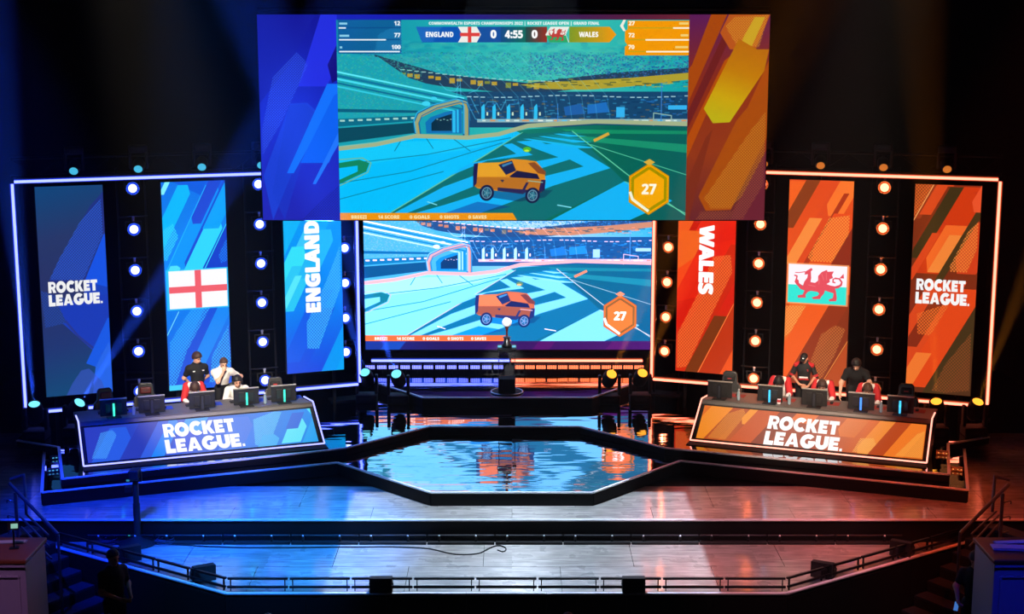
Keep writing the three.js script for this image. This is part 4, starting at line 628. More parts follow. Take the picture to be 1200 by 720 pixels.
  if (o.jersey) for (const S of ['L', 'R']) { const bs = [cut(S, 1)]; mesh('sleeve', netMesh(boneField(bs, 0.03), boneBounds(bs, 0.04), 0.013), o.jersey, t); if (o.longSleeve) { const f = [[...J['el' + S], 0.055, ...J['wr' + S], 0.042]]; mesh('forearm_sleeve', netMesh(boneField(f, 0.03), boneBounds(f, 0.04), 0.013), o.longSleeve, t); } }
  if (o.stripes) for (const S of ['L', 'R']) { const a = J['sh' + S], n = J.neck, e = J['el' + S], q = [[n[0] + (a[0] - n[0]) * 0.35, n[1] - 0.01, n[2] + 0.02, 0.05, a[0], a[1] + 0.02, a[2] + 0.03, 0.062]], cf = [[...a.map((v, i) => v + (e[i] - v) * 0.86), 0.066, ...a.map((v, i) => v + (e[i] - v) * 0.96), 0.066]]; mesh('shoulder_stripe', netMesh(boneField(q, 0.02), boneBounds(q, 0.03), 0.012), o.stripes, t); mesh('cuff', netMesh(boneField(cf, 0.02), boneBounds(cf, 0.03), 0.012), o.stripes, t); }
  const tr = [...legs(0.012), [...J.pel, 0.138 * fat, ...J.waist.map((v, i) => v - (i === 1 ? 0.06 : 0)), 0.13 * fat]];
  const trouserF = boneField(tr, 0.05);
  mesh('trousers', netMesh((x, y, z) => Math.max(trouserF(x, y, z), 0.06 - y), boneBounds(tr, 0.04), 0.017), o.trouserMat ?? M.black, t);
  for (const S of ['L', 'R']) { const a = J['an' + S], bs = [[a[0], a[1] - 0.02, a[2] - 0.03, 0.05, a[0] * 1.1, a[1] - 0.04, a[2] + 0.14, 0.042]]; mesh('shoe', netMesh((x, y, z) => Math.max(boneField(bs, 0.02)(x, y, z), (a[1] - 0.09) - y, y - a[1] - 0.02), boneBounds(bs, 0.03), 0.012), o.shoeMat ?? M.rubber, t); }
  if (o.print) for (const [w, h, x, y, m] of o.print) { // printed marks on the chest, laid on the shirt
    const dz = V(...J.chest); let z = dz.z + 0.3; while (z > dz.z && shirtF(dz.x + x, y, z) > 0.001) z -= 0.003; mesh('chest_print', move(new THREE.BoxGeometry(w, h, 0.006), dz.x + x, y, z + 0.002, o.lean ?? 0), m, t); }
  return t;
}

// ---------------------------------------------------------------- players' desks
const deskTop = std(0x57534f, 0.45), monitorBack = std(0x1c1b1a, 0.5), monitorRim = std(0x9a958c, 0.45), monitorGlow = glowing(0.5, 0.55, 0.6), DH = 0.78;
function desk(P0, P1, art, tubeMat, color, label, glowColor, innerRight) {
  const W = makeWall(P0, P1), L = W.len, t = thing('players_desk', label, 'desk', P0, W.turn), lean = 0.33, back = -1.12, ang = Math.atan2(lean, DH);
  // the inner end slants: x of either end at a given share of the way from the front foot (0) over the knee (1) to the rear edge (2)
  const inset = (k) => k <= 1 ? 0.13 * k : 0.13 + 0.2 * (k - 1), xl = (k) => innerRight ? -0.03 * k : inset(k), xr = (k) => innerRight ? L - inset(k) : L + 0.03 * k;
  const at = (f, k) => { const y = k <= 1 ? DH * k : DH, z = k <= 1 ? -lean * k : -lean + (back + lean) * (k - 1); return V(xl(k) + (xr(k) - xl(k)) * f, y, z); };
  function sheet(f0, f1, k0, k1, off) {                                   // a thin panel over the slanted front
    const n = 24, pos = [], uv = [], idx = [], N = V(0, Math.sin(ang), Math.cos(ang)).multiplyScalar(off);
    for (let i = 0; i <= n; i++) for (const r of [0, 1]) { const p = at(f0 + (f1 - f0) * i / n, r ? k1 : k0).add(N); pos.push(p.x, p.y, p.z); uv.push(i / n, r); }
    for (let i = 0; i < n; i++) { const a = 2 * i; idx.push(a, a + 2, a + 3, a, a + 3, a + 1); }
    const g = new THREE.BufferGeometry(); g.setAttribute('position', new THREE.Float32BufferAttribute(pos, 3)); g.setAttribute('uv', new THREE.Float32BufferAttribute(uv, 2)); g.setIndex(idx); g.computeVertexNormals(); return g;
  }
  const solid = (pts, y0, y1) => slab(pts, y0, y1), foot = [[xl(0) + 0.03, 0], [xr(0) - 0.03, 0]];
  const fp = mesh('front_panel', sheet(0.006, 0.994, 0, 0.97, -0.012), M.black, t); void fp; void foot;
  mesh('rear_panel', sheet(0.006, 0.994, 0, 0.97, -0.04), M.black, t);
  mesh('screen_face', sheet(0.02, 0.98, 0.1, 0.86, 0.0), shown(canvasTex(art), 1), t, 'glowing video panel with a white logo');
  mesh('desktop', solid([[xl(1), -lean + 0.02], [xr(1), -lean + 0.02], [xr(2), back], [xl(2), back]], DH - 0.045, DH), deskTop, t, 'warm grey desktop');
  mesh('front_lip', sheet(0.004, 0.996, 0.89, 0.985, 0.006), deskTop, t);
  for (const f of [0, 1]) { const b = at(f, 0), k = at(f, 1), r = at(f, 2), q = [b, k, r, V(r.x, DH - 0.1, r.z), V(b.x + (r.x - b.x) * 0.5, 0, -0.6)], s = f ? -0.03 : 0.03, pos = [], idx = []; for (const o of [0, s]) for (const p of q) pos.push(p.x + o, p.y, p.z); for (const o of [0, 5]) idx.push(o, o + 1, o + 4, o + 1, o + 3, o + 4, o + 1, o + 2, o + 3); for (let e = 0; e < 5; e++) { const n = (e + 1) % 5; idx.push(e, n, n + 5, e, n + 5, e + 5); } const g = new THREE.BufferGeometry(); g.setAttribute('position', new THREE.Float32BufferAttribute(pos, 3)); g.setAttribute('uv', new THREE.Float32BufferAttribute(new Array(20).fill(0), 2)); g.setIndex(idx); const g2 = g.toNonIndexed(); g2.computeVertexNormals(); mesh('side_panel', g2, M.blackSheen, t); }
  mesh('plinth_board', box(L + 0.04, 0.012, 0.26, L / 2, 0.007, 0.13), M.fascia, t);
  for (const f of [0.33, 0.67]) mesh('rear_leg', box(0.06, DH - 0.05, 0.06, L * f, (DH - 0.05) / 2, back + 0.06), M.darkMetal, t);
  const r = 0.015, lift = V(0, 0.012, 0.026), tubeAt = (p, q) => mesh('light_tube', rod(p, q, r, 8), tubeMat, t), chan = (p, q) => mesh('tube_channel', rod(p, q, 0.024, 6), M.tubeChannel, t);
  const b0 = at(0, 0).add(V(0, 0.045, 0.03)), b1 = at(1, 0).add(V(0, 0.045, 0.03)); tubeAt(b0, b1); mesh('tube_channel', box(L, 0.07, 0.03, L / 2, 0.035, 0.0), M.tubeChannel, t);
  for (const f of [0, 1]) { const a = f ? b1 : b0, k = at(f, 1).add(lift), e = at(f, 1.45).add(V(0, 0.03, 0)); tubeAt(a, k); tubeAt(k, e); chan(at(f, 0.04), at(f, 0.98)); chan(at(f, 1), at(f, 1.46)); }
  const pl = new THREE.RectAreaLight(glowColor, 0.05, L * 0.94, DH * 0.8); pl.name = 'desk_screen_light'; pl.position.set(L / 2, DH / 2, -lean / 2 + 0.04); pl.rotation.order = 'YXZ'; pl.rotation.y = Math.PI; pl.rotation.x = ang; t.add(pl);
  rectLight('desk_tube_light', L, 0.03, color, 0.8, V(L / 2, 0.045, 0.07), 0, t);
  return W;
}
const deskBlueTube = glowing(0.7, 0.75, 2.4), deskOrangeTube = glowing(2.4, 0.76, 0.55);
const DL = desk(onY(98, 549, UP), onY(380, 522, UP), deskBlue, deskBlueTube, BLUE, 'long blue lit players desk with a white logo on its glowing front', 0x3070ff, true);
const DR = desk(onY(809, 518, UP), onY(1086, 545, UP), deskOrange, deskOrangeTube, ORANGE, 'long orange lit players desk with a white logo on its glowing front', 0xff6a20, false);

// monitors, seen from behind
const monGeo = { back: rbox(0.48, 0.31, 0.03, 0.012, 0, 0.185, 0), bulge: rbox(0.3, 0.19, 0.03, 0.012, 0, 0.18, 0.025), rim: rbox(0.485, 0.022, 0.036, 0.006, 0, 0.342, 0), stand: rbox(0.085, 0.3, 0.03, 0.01, 0, 0.155, 0.055), strip: rbox(0.036, 0.24, 0.006, 0.002, 0, 0.155, 0.0735), foot: rbox(0.26, 0.014, 0.2, 0.006, 0, 0.007, 0.03), face: move(new THREE.PlaneGeometry(0.465, 0.29), 0, 0.185, -0.0165, 0, Math.PI) };
const stripOff = std(0x2c2e36, 0.4), strips = { teal: glowing(0.08, 1.15, 0.85), cyan: glowing(0.08, 0.75, 1.3), blue: glowing(0.1, 0.45, 1.6), off: stripOff }, stripLight = { teal: 0x20ffc0, cyan: 0x30c0ff, blue: 0x2060ff };
function monitor(W, u, kind, label) {
  const s = W.sy(u, 480, -0.45).s, t = thing('monitor', label, 'monitor', W.at(s, UP + DH + 0.0015, -0.45), W.turn);
  mesh('back_cover', [monGeo.back, monGeo.bulge], monitorBack, t); mesh('top_rim', monGeo.rim, monitorRim, t); mesh('stand', monGeo.stand, M.black, t); mesh('foot', monGeo.foot, M.black, t); mesh('light_strip', monGeo.strip, strips[kind], t, kind === 'off' ? 'unlit strip' : `glowing ${kind} strip`); mesh('monitor_screen', monGeo.face, monitorGlow, t);
  const l = new THREE.RectAreaLight(0xe8eeff, 0.35, 0.5, 0.28); l.name = 'monitor_light'; l.position.set(0, 0.185, -0.02); t.add(l);
  if (kind !== 'off') { const p = new THREE.PointLight(stripLight[kind], 0.06); p.name = 'strip_light'; p.position.set(0, 0.17, 0.1); p.castShadow = true; t.add(p); }
  return s;
}
const seatsL = [[133, 'teal', 'monitor with a teal strip at the outer end of the blue desk'], [178, 'off', 'unlit monitor beside the teal strip monitor at the outer end'], [237, 'off', 'unlit monitor before the player in red and white on the blue desk'], [289, 'teal', 'monitor with a teal strip before the player with headset'], [333, 'teal', 'monitor with a teal strip before the empty chair at the inner end']].map((a) => monitor(DL, ...a));
const seatsR = [[843, 'off', 'unlit monitor before the empty chair at the inner end of the orange desk'], [902, 'cyan', 'monitor with a cyan strip next to the inner end of the orange desk'], [954, 'off', 'unlit monitor before the player seated by the man in cap'], [1009, 'blue', 'monitor with a blue strip before the bending man in black'], [1055, 'cyan', 'monitor with a cyan strip before the empty chair at the outer end']].map((a) => monitor(DR, ...a));
// keyboards, mice, bottles and a small speaker
const keyGeo = { tray: rbox(0.4, 0.022, 0.14, 0.006, 0, 0.011, 0), keys: merge(Array.from({ length: 48 }, (_, i) => box(0.022, 0.008, 0.02, -0.172 + (i % 12) * 0.0315, 0.025, -0.045 + Math.floor(i / 12) * 0.03))), mouse: rbox(0.06, 0.035, 0.1, 0.016, 0, 0.0175, 0), wheel: cyl(0.008, 0.008, 0.008, 0, 0.035, 0.02, 0, Math.PI / 2, 10), pad: rbox(0.3, 0.004, 0.26, 0.002, 0, 0.002, 0) };
[[DL, seatsL, 'blue'], [DR, seatsR, 'orange']].forEach(([W, ss, c]) => ss.forEach((s, i) => {
  const k = thing('keyboard', `black keyboard behind the ${ordinal(i)} monitor of the ${c} desk from the blue side`, 'keyboard', W.at(s - 0.05, UP + DH + 0.002, -0.82), W.turn, `keyboards on the ${c} desk`); mesh('tray', keyGeo.tray, M.black, k); const kk = mesh('keys', keyGeo.keys, M.darkGrey, k); kk.userData.kind = 'stuff';
  const m = thing('mouse', `black mouse behind the ${ordinal(i)} monitor of the ${c} desk from the blue side`, 'mouse', W.at(s + 0.27, UP + DH + 0.006, -0.82), W.turn, `mice on the ${c} desk`); mesh('shell', keyGeo.mouse, M.black, m); mesh('wheel', keyGeo.wheel, M.grey, m);
  const p = mesh(numbered('mouse_mat'), keyGeo.pad, c === 'blue' ? std(0x1c3fae, 0.8) : std(0x8a2a22, 0.8), scene); p.position.copy(W.at(s + 0.27, UP + DH + 0.001, -0.82)); p.rotation.y = W.turn; tag(p, `${c === 'blue' ? 'blue' : 'dark red'} mouse mat behind the ${ordinal(i)} monitor of the ${c} desk`, 'mouse mat', `mouse mats on the ${c} desk`);
  if ([0, 3].includes(i) || (c === 'orange' && i === 1)) { const b = thing('water_bottle', `small clear water bottle beside the ${['end', 'second', '', 'fourth'][i]} monitor of the ${c} desk`, 'bottle', W.at(s + 0.36, UP + DH + 0.002, -0.48), W.turn); mesh('bottle', lathe([[0, 0], [0.03, 0], [0.032, 0.02], [0.032, 0.14], [0.014, 0.18], [0.013, 0.2], [0, 0.2]], 16), std(0xbfd0d8, 0.15, 0, { transmission: 0.6, thickness: 0 }), b); mesh('cap', cyl(0.015, 0.015, 0.02, 0, 0.21, 0), M.white, b); }
}));
{ const g = thing('paper_cup', 'small white cup with red stripe beside the cyan monitor', 'cup', DR.at(seatsR[1] + 0.17, UP + DH + 0.002, -0.45), 0); mesh('cup', lathe([[0, 0], [0.032, 0], [0.042, 0.11], [0.04, 0.11], [0.03, 0.006], [0, 0.006]]), M.white, g); mesh('stripe', lathe([[0.0365, 0.04], [0.041, 0.085]]), M.red, g); }

// gaming chairs
const chairBlack = std(0x2b2a28, 0.42), chairTrim = std(0x4a4640, 0.5), chairWine = std(0x5a1a14, 0.5);
function chairAt(pos, turn, label, wine, size = 0.8) {
  const t = thing('gaming_chair', label, 'chair', pos, turn); t.scale.setScalar(size);
  mesh('seat', rbox(0.5, 0.1, 0.5, 0.045, 0, 0.47, 0.02), chairBlack, t);
  for (const s of [-1, 1]) mesh('seat_bolster', rbox(0.09, 0.12, 0.46, 0.04, s * 0.25, 0.5, 0.02), chairTrim, t);
  const sh = new THREE.Shape([[-0.21, 0], [0.21, 0], [0.27, 0.2], [0.28, 0.42], [0.25, 0.52], [0.17, 0.6], [0.15, 0.82], [0.11, 0.86], [-0.11, 0.86], [-0.15, 0.82], [-0.17, 0.6], [-0.25, 0.52], [-0.28, 0.42], [-0.27, 0.2]].map(([x, y]) => new THREE.Vector2(x, y)));
  mesh('backrest', move(new THREE.ExtrudeGeometry(sh, { depth: 0.06, bevelEnabled: true, bevelSize: 0.025, bevelThickness: 0.025, bevelSegments: 3 }), 0, 0.5, -0.3, -0.12), chairBlack, t);
  mesh('headrest', rbox(0.26, 0.16, 0.07, 0.035, 0, 1.22, -0.27, -0.12), wine ? chairWine : M.black, t); mesh('logo_patch', box(0.1, 0.02, 0.004, 0, 1.22, -0.2325, -0.12), wine ? M.grey : M.red, t);
  for (const s of [-1, 1]) { mesh('side_wing', rbox(0.07, 0.42, 0.08, 0.03, s * 0.25, 0.85, -0.255, -0.12), chairTrim, t); const a = mesh('armrest', rbox(0.09, 0.03, 0.26, 0.012, s * 0.33, 0.68, 0.02), M.black, t); mesh('arm_post', rbox(0.05, 0.22, 0.05, 0.01, s * 0.33, 0.56, 0.0), M.darkGrey, a); }
  mesh('gas_column', cyl(0.03, 0.035, 0.32, 0, 0.27, 0), M.darkMetal, t);
  for (let i = 0; i < 5; i++) { const a = i * 1.2566, x = Math.sin(a), z = Math.cos(a), leg = mesh('base_leg', rod(V(0, 0.13, 0), V(x * 0.3, 0.075, z * 0.3), 0.028, 8, 0.018), M.black, t); mesh('caster', cyl(0.03, 0.03, 0.04, x * 0.3, 0.031, z * 0.3, 0, Math.PI / 2, 12), M.rubber, leg); }
  return t;
}
const seatSpot = (W, s, off) => W.at(s, UP + 0.002, off);
const chairLabels = [['dark chair with wine red headrest at the outer end of the blue desk', 'dark chair with wine red headrest second from the outer blue desk end', 'dark gaming chair under the player bowing in red and white', 'dark gaming chair under the player with headset at the blue desk', 'empty black gaming chair at the inner end of the blue desk'],
  ['empty black gaming chair at the inner end of the orange desk', 'black gaming chair under the player next to the inner orange desk end', 'black gaming chair under the player seated by the man in cap', 'black gaming chair under the player beside the bending man in black', 'empty black gaming chair at the outer end of the orange desk']];
seatsL.forEach((s, i) => chairAt(seatSpot(DL, s, [-1.3, -1.35, -1.52, -1.42, -1.22][i]), DL.turn + [0.2, -0.1, 0, 0, -0.15][i], chairLabels[0][i], i < 2, [0.78, 0.8, 0.7, 0.7, 0.76][i]));
seatsR.forEach((s, i) => chairAt(seatSpot(DR, s, [-1.2, -1.55, -1.55, -1.55, -1.32][i]), DR.turn + [0.1, 0, 0, 0, 0.05][i], chairLabels[1][i], false, [0.8, 0.7, 0.7, 0.7, 0.8][i]));

// seated players, hunched over their keyboards
const SIT = { pel: [0, 0.6, -0.12], waist: [0, 0.72, -0.06], chest: [0, 0.97, 0.03], neck: [0, 1.16, 0.13], head: [0, 1.13, 0.3], shL: [-0.15, 1.15, 0.08], shR: [0.15, 1.15, 0.08], elL: [-0.24, 0.88, 0.24], elR: [0.24, 0.88, 0.24], wrL: [-0.14, 0.83, 0.48], wrR: [0.2, 0.83, 0.48], hiL: [-0.1, 0.6, -0.06], hiR: [0.1, 0.6, -0.06], knL: [-0.14, 0.58, 0.34], knR: [0.14, 0.58, 0.34], anL: [-0.15, 0.1, 0.3], anR: [0.15, 0.1, 0.3] };
const brown = std(0x3a2218, 0.6), darkHair = std(0x14100e, 0.6), fair = std(0x4a3020, 0.6), whiteCloth = std(0xdedad4, 0.8), redCloth = std(0xb81d22, 0.8), blackCloth = std(0x0c0c0e, 0.85), navy = std(0x10131c, 0.85);
const UPRIGHT = { ...SIT, pel: [0, 0.56, -0.12], waist: [0, 0.68, -0.1], chest: [0, 0.86, -0.04], neck: [0, 1.05, 0.0], head: [0, 1.18, 0.09], shL: [-0.19, 0.99, -0.02], shR: [0.19, 0.99, -0.02], elL: [-0.28, 0.82, 0.14], elR: [0.28, 0.82, 0.14], wrL: [-0.16, 0.86, 0.44], wrR: [0.2, 0.86, 0.44] };
const palms = { palmL: [0, -1, 0], palmR: [0, -1, 0], fistR: true };
const player = (W, s, off, o) => person({ scale: 0.88, pos: seatSpot(W, s, off), turn: W.turn, J: SIT, nod: 0.75, headset: true, hair: 'full', hairMat: brown, jersey: redCloth, longSleeve: whiteCloth, shirtMat: whiteCloth, trouserMat: navy, ...palms, ...o });
player(DL, seatsL[2], -1.58, { label: 'player in red and white jersey bowing over the blue desk', skin: skins[1] });
player(DL, seatsL[3], -1.46, { label: 'player with dark hair and headset looking over the monitor at the blue desk', J: UPRIGHT, nod: 0.2, hairMat: darkHair, jersey: whiteCloth });
player(DR, seatsR[1], -1.58, { label: 'player in red and white jersey bowing behind the cyan strip monitor', hairMat: darkHair, skin: skins[1] });
player(DR, seatsR[2], -1.56, { label: 'player in red and white jersey seated beside the man in cap', nod: 0.5, hairMat: brown });
player(DR, seatsR[3], -1.56, { label: 'player in red and white jersey under the hand of the man in black', nod: 0.6, hairMat: fair });

// standing team members
const standAt = (u, W, off) => { const s = W.sy(u, 440, off).s; return W.at(s, UP + 0.002, off); };
person({ scale: 0.88, pos: standAt(231, DL, -2.1), turn: DL.turn + 0.15, label: 'person in black T-shirt standing with hands behind the back at the blue desk', look: 0.35, nod: 0.3, hair: 'full', hairMat: brown, shirtMat: blackCloth, trouserMat: M.black, skin: skins[0], J: { head: [0, 1.61, 0.045], elL: [-0.27, 1.16, -0.1], elR: [0.27, 1.16, -0.1], wrL: [-0.1, 0.98, -0.17], wrR: [0.1, 0.98, -0.17] }, handL: [1, -0.3, 0], handR: [-1, -0.3, 0], palmL: [0, 0, -1], palmR: [0, 0, -1], print: [[0.09, 0.025, -0.09, 1.34, M.white], [0.07, 0.025, 0.09, 1.345, M.white]] });
person({ pos: standAt(260.5, DL, -1.98), turn: DL.turn - 0.05, scale: 0.87, label: 'person in white T-shirt with a hand on the chin and one on the hip', look: 0.05, nod: 0.35, hair: 'short', hairMat: fair, shirtMat: whiteCloth, trouserMat: M.black, skin: skins[2], J: { pel: [0, 0.93, -0.06], chest: [0.0, 1.22, 0.05], neck: [0.01, 1.4, 0.09], head: [0.025, 1.52, 0.16], shL: [-0.18, 1.305, 0.06], shR: [0.18, 1.305, 0.06], elL: [-0.13, 1.12, 0.26], wrL: [0.0, 1.35, 0.28], elR: [0.42, 1.16, -0.02], wrR: [0.19, 0.99, 0.08] }, handL: [0.1, 1, -0.2], palmL: [0.2, 0, -1], fistL: true, handR: [-0.5, -0.8, 0.1], palmR: [-1, 0, 0] });
person({ scale: 0.85, pos: standAt(942, DR, -2.15), turn: DR.turn + 0.1, label: 'person in black and red team jersey and black cap at the orange desk', look: -0.25, nod: 0.55, hair: 'cap', hairName: 'cap', hairMat: std(0x0d0d0f, 0.7), capLogo: true, jersey: std(0x191a1c, 0.8), stripes: redCloth, shirtMat: std(0x191a1c, 0.8), trouserMat: M.black, skin: skins[1], J: { head: [0, 1.58, 0.08], elL: [-0.28, 1.15, 0.02], elR: [0.28, 1.15, 0.02], wrL: [-0.08, 0.98, 0.2], wrR: [0.12, 0.95, 0.22] }, handL: [0.9, -0.2, 0.2], handR: [-0.8, -0.3, 0.2], palmL: [0, 0, -1], palmR: [0, 0, -1], print: [[0.2, 0.04, 0, 1.14, M.white], [0.24, 0.03, 0, 1.095, M.red], [0.035, 0.05, 0.09, 1.31, M.red]] });
person({ scale: 0.88, pos: standAt(1003, DR, -2.12), turn: DR.turn + 0.02, fat: 1.12, label: 'person in black T-shirt bending over the seated player at the orange desk', look: -0.15, nod: 0.6, hair: 'full', hairMat: darkHair, shirtMat: blackCloth, trouserMat: M.black, skin: skins[2], J: { pel: [-0.02, 0.93, -0.08], waist: [0, 1.08, -0.02], chest: [0.02, 1.26, 0.08], neck: [0.03, 1.42, 0.17], head: [0.03, 1.52, 0.28], shL: [-0.17, 1.32, 0.12], shR: [0.22, 1.31, 0.12], elL: [-0.29, 1.08, 0.2], wrL: [-0.3, 0.84, 0.28], elR: [0.33, 1.14, 0.26], wrR: [0.24, 1.14, 0.48] }, handR: [-0.3, -0.3, 0.9], palmR: [0, -1, 0] });

// ---------------------------------------------------------------- plinth and trophy on the back platform
{
  const p = onY(594, 460, BACK), t = thing('plinth', 'clear acrylic display plinth on a black round base', 'plinth', p);
  mesh('base_disc', lathe([[0, 0], [0.34, 0], [0.345, 0.012], [0.33, 0.024], [0, 0.024]], 36), M.black, t); mesh('base_ring', move(new THREE.TorusGeometry(0.335, 0.016, 8, 48), 0, 0.02, 0, Math.PI / 2), M.alu, t, 'bright metal ring');
  mesh('lower_box', rbox(0.36, 0.3, 0.36, 0.01, 0, 0.174, 0), M.black, t); for (const [x, z, r] of [[0, 0.17, 0], [0, -0.17, 0], [0.17, 0, 1], [-0.17, 0, 1]]) mesh('glass_pane', box(r ? 0.008 : 0.33, 0.62, r ? 0.33 : 0.008, x, 0.634, z), M.glass, t); for (const x of [-0.17, 0.17]) for (const z of [-0.17, 0.17]) mesh('corner_rod', box(0.012, 0.62, 0.012, x, 0.634, z), M.alu, t);
  mesh('top_shelf', rbox(0.4, 0.04, 0.4, 0.008, 0, 0.964, 0), M.blackSheen, t);
  const q = thing('trophy', 'trophy with a white ball on a dark stem standing on the plinth', 'trophy', p.clone().add(V(0, 0.986, 0)));
  mesh('foot', lathe([[0, 0], [0.1, 0], [0.1, 0.06], [0.075, 0.09], [0.06, 0.2], [0, 0.2]], 24), M.blackSheen, q); mesh('collar', lathe([[0, 0.2], [0.085, 0.2], [0.09, 0.215], [0.03, 0.235], [0, 0.235]], 24), M.steel, q); mesh('stem', lathe([[0.024, 0.23], [0.018, 0.3], [0.03, 0.4], [0.05, 0.44], [0, 0.445]], 20), std(0x7a2a18, 0.3, 0.7), q); mesh('ball', ball(0.105, 0, 0.53, 0, 24), std(0xf2f2f0, 0.35), q); mesh('ball_cup', lathe([[0.03, 0.43], [0.075, 0.46], [0.1, 0.5], [0.096, 0.5], [0.07, 0.47], [0.03, 0.445]], 24), M.steel, q);
  for (const s of [-1, 1]) { const c = thing('display_light', `small cyan lit box on the plinth shelf ${s < 0 ? 'towards the blue battens' : 'towards the orange battens'}`, 'light', p.clone().add(V(s * 0.15, 0.986, 0.06))); mesh('case', rbox(0.09, 0.06, 0.08, 0.01, 0, 0.03, 0), M.grey, c); mesh('glowing_led_panel', box(0.08, 0.045, 0.004, 0, 0.032, 0.0415), glowing(0.15, 0.6, 0.85), c); }
}
// ---------------------------------------------------------------- footlight battens along the deck edge
{
  const x0 = onY(100, 640, APRON).x, x1 = onY(1060, 640, APRON).x, n = 12, L = (x1 - x0) / n;
  const rail = rbox(L - 0.02, 0.05, 0.1, 0.01, 0, 0.025, 0), bar = rod(V(-L / 2 + 0.02, 0.14, -0.02), V(L / 2 - 0.02, 0.14, -0.02), 0.02), lug = rbox(0.04, 0.12, 0.06, 0.01, 0, 0.08, 0), knob = ball(0.016, 0, 0.15, 0.02, 10);
  for (let i = 0; i < n; i++) { const t = thing('cable_rail', `${ordinal(i)} black pipe rail from the blue lit end along the deck foot`, 'rail', V(x0 + (i + 0.5) * L, APRON, DECKZ + 0.1), 0, 'pipe rails at the foot of the deck'); mesh('foot_rail', rail, M.black, t); mesh('pipe', bar, M.darkMetal, t); for (const x of [-L * 0.32, L * 0.22]) { const l = mesh('lug', lug, M.darkMetal, t); l.position.x = x; const k = mesh('knob', knob, M.trim, l, 'bright metal knob'); void k; } }
}
// ---------------------------------------------------------------- low guard rail on the apron edge
function guardRail(a, b, n, where) {
  for (let i = 0; i < n; i++) {
    const p = a.clone().lerp(b, i / n), q = a.clone().lerp(b, (i + 1) / n), L = p.distanceTo(q), turn = Math.atan2(-(q.z - p.z), q.x - p.x);
    const t = thing('guard_rail', `${ordinal(i)} low guard rail from the blue side ${where}`, 'rail', p.clone().add(q).multiplyScalar(0.5).add(V(0, 0.018, -0.07)), turn, `guard rails ${where}`);
    mesh('top_bar', rbox(L - 0.03, 0.035, 0.05, 0.01, 0, 0.2, 0), M.darkMetal, t); mesh('lower_bar', rbox(L - 0.02, 0.04, 0.04, 0.01, 0, 0.07, 0.02), M.darkMetal, t);
    for (const s of [-1, 1]) mesh('post', box(0.014, 0.2, 0.03, s * (L / 2 - 0.06), 0.1, 0), M.darkMetal, t);
  }
}
guardRail(V(FL.x + 0.05, APRON, FL.z), V(F0.x, APRON, front), 5, 'along the blue lit splayed edge'); guardRail(V(F0.x, APRON, front), V(F1.x, APRON, front), 9, 'along the straight front edge'); guardRail(V(F1.x, APRON, front), V(FR.x - 0.05, APRON, FR.z), 5, 'along the red lit splayed edge');
// ---------------------------------------------------------------- monitor wedges on the apron
function wedge(u, v, turn, label) {
  const p = onY(u, v, APRON), t = thing('monitor_wedge', label, 'speaker', p, turn); t.scale.setScalar(0.8);
  const s = new THREE.Shape([[-0.16, 0], [0.17, 0], [0.17, 0.12], [-0.02, 0.3], [-0.16, 0.3]].map(([x, y]) => new THREE.Vector2(x, y)));
  mesh('cabinet', new THREE.ExtrudeGeometry(s, { depth: 0.42, bevelEnabled: true, bevelSize: 0.008, bevelThickness: 0.008, bevelSegments: 1 }).rotateY(Math.PI / 2).translate(-0.21, 0.008, 0), M.black, t);
  mesh('grille', move(new THREE.PlaneGeometry(0.38, 0.24), 0, 0.222, -0.082, Math.PI + 0.76), M.darkMetal, t); for (const x of [-0.225, 0.225]) mesh('side_handle', rbox(0.012, 0.03, 0.12, 0.005, x, 0.18, 0.03), M.darkMetal, t);
}
wedge(447, 693, 0, 'black stage monitor on the front edge beside the cable'); wedge(742, 693, 0, 'black stage monitor alone on the straight front edge'); wedge(238, 679, 0.5, 'black stage monitor at the bend of the blue lit apron edge'); wedge(151, 656, 0.55, 'black stage monitor on the blue lit edge behind the dark figure'); wedge(965, 675, -0.5, 'black stage monitor at the bend of the red lit apron edge'); wedge(1057, 650, -0.55, 'black box shaped stage monitor near the red lit handrail');
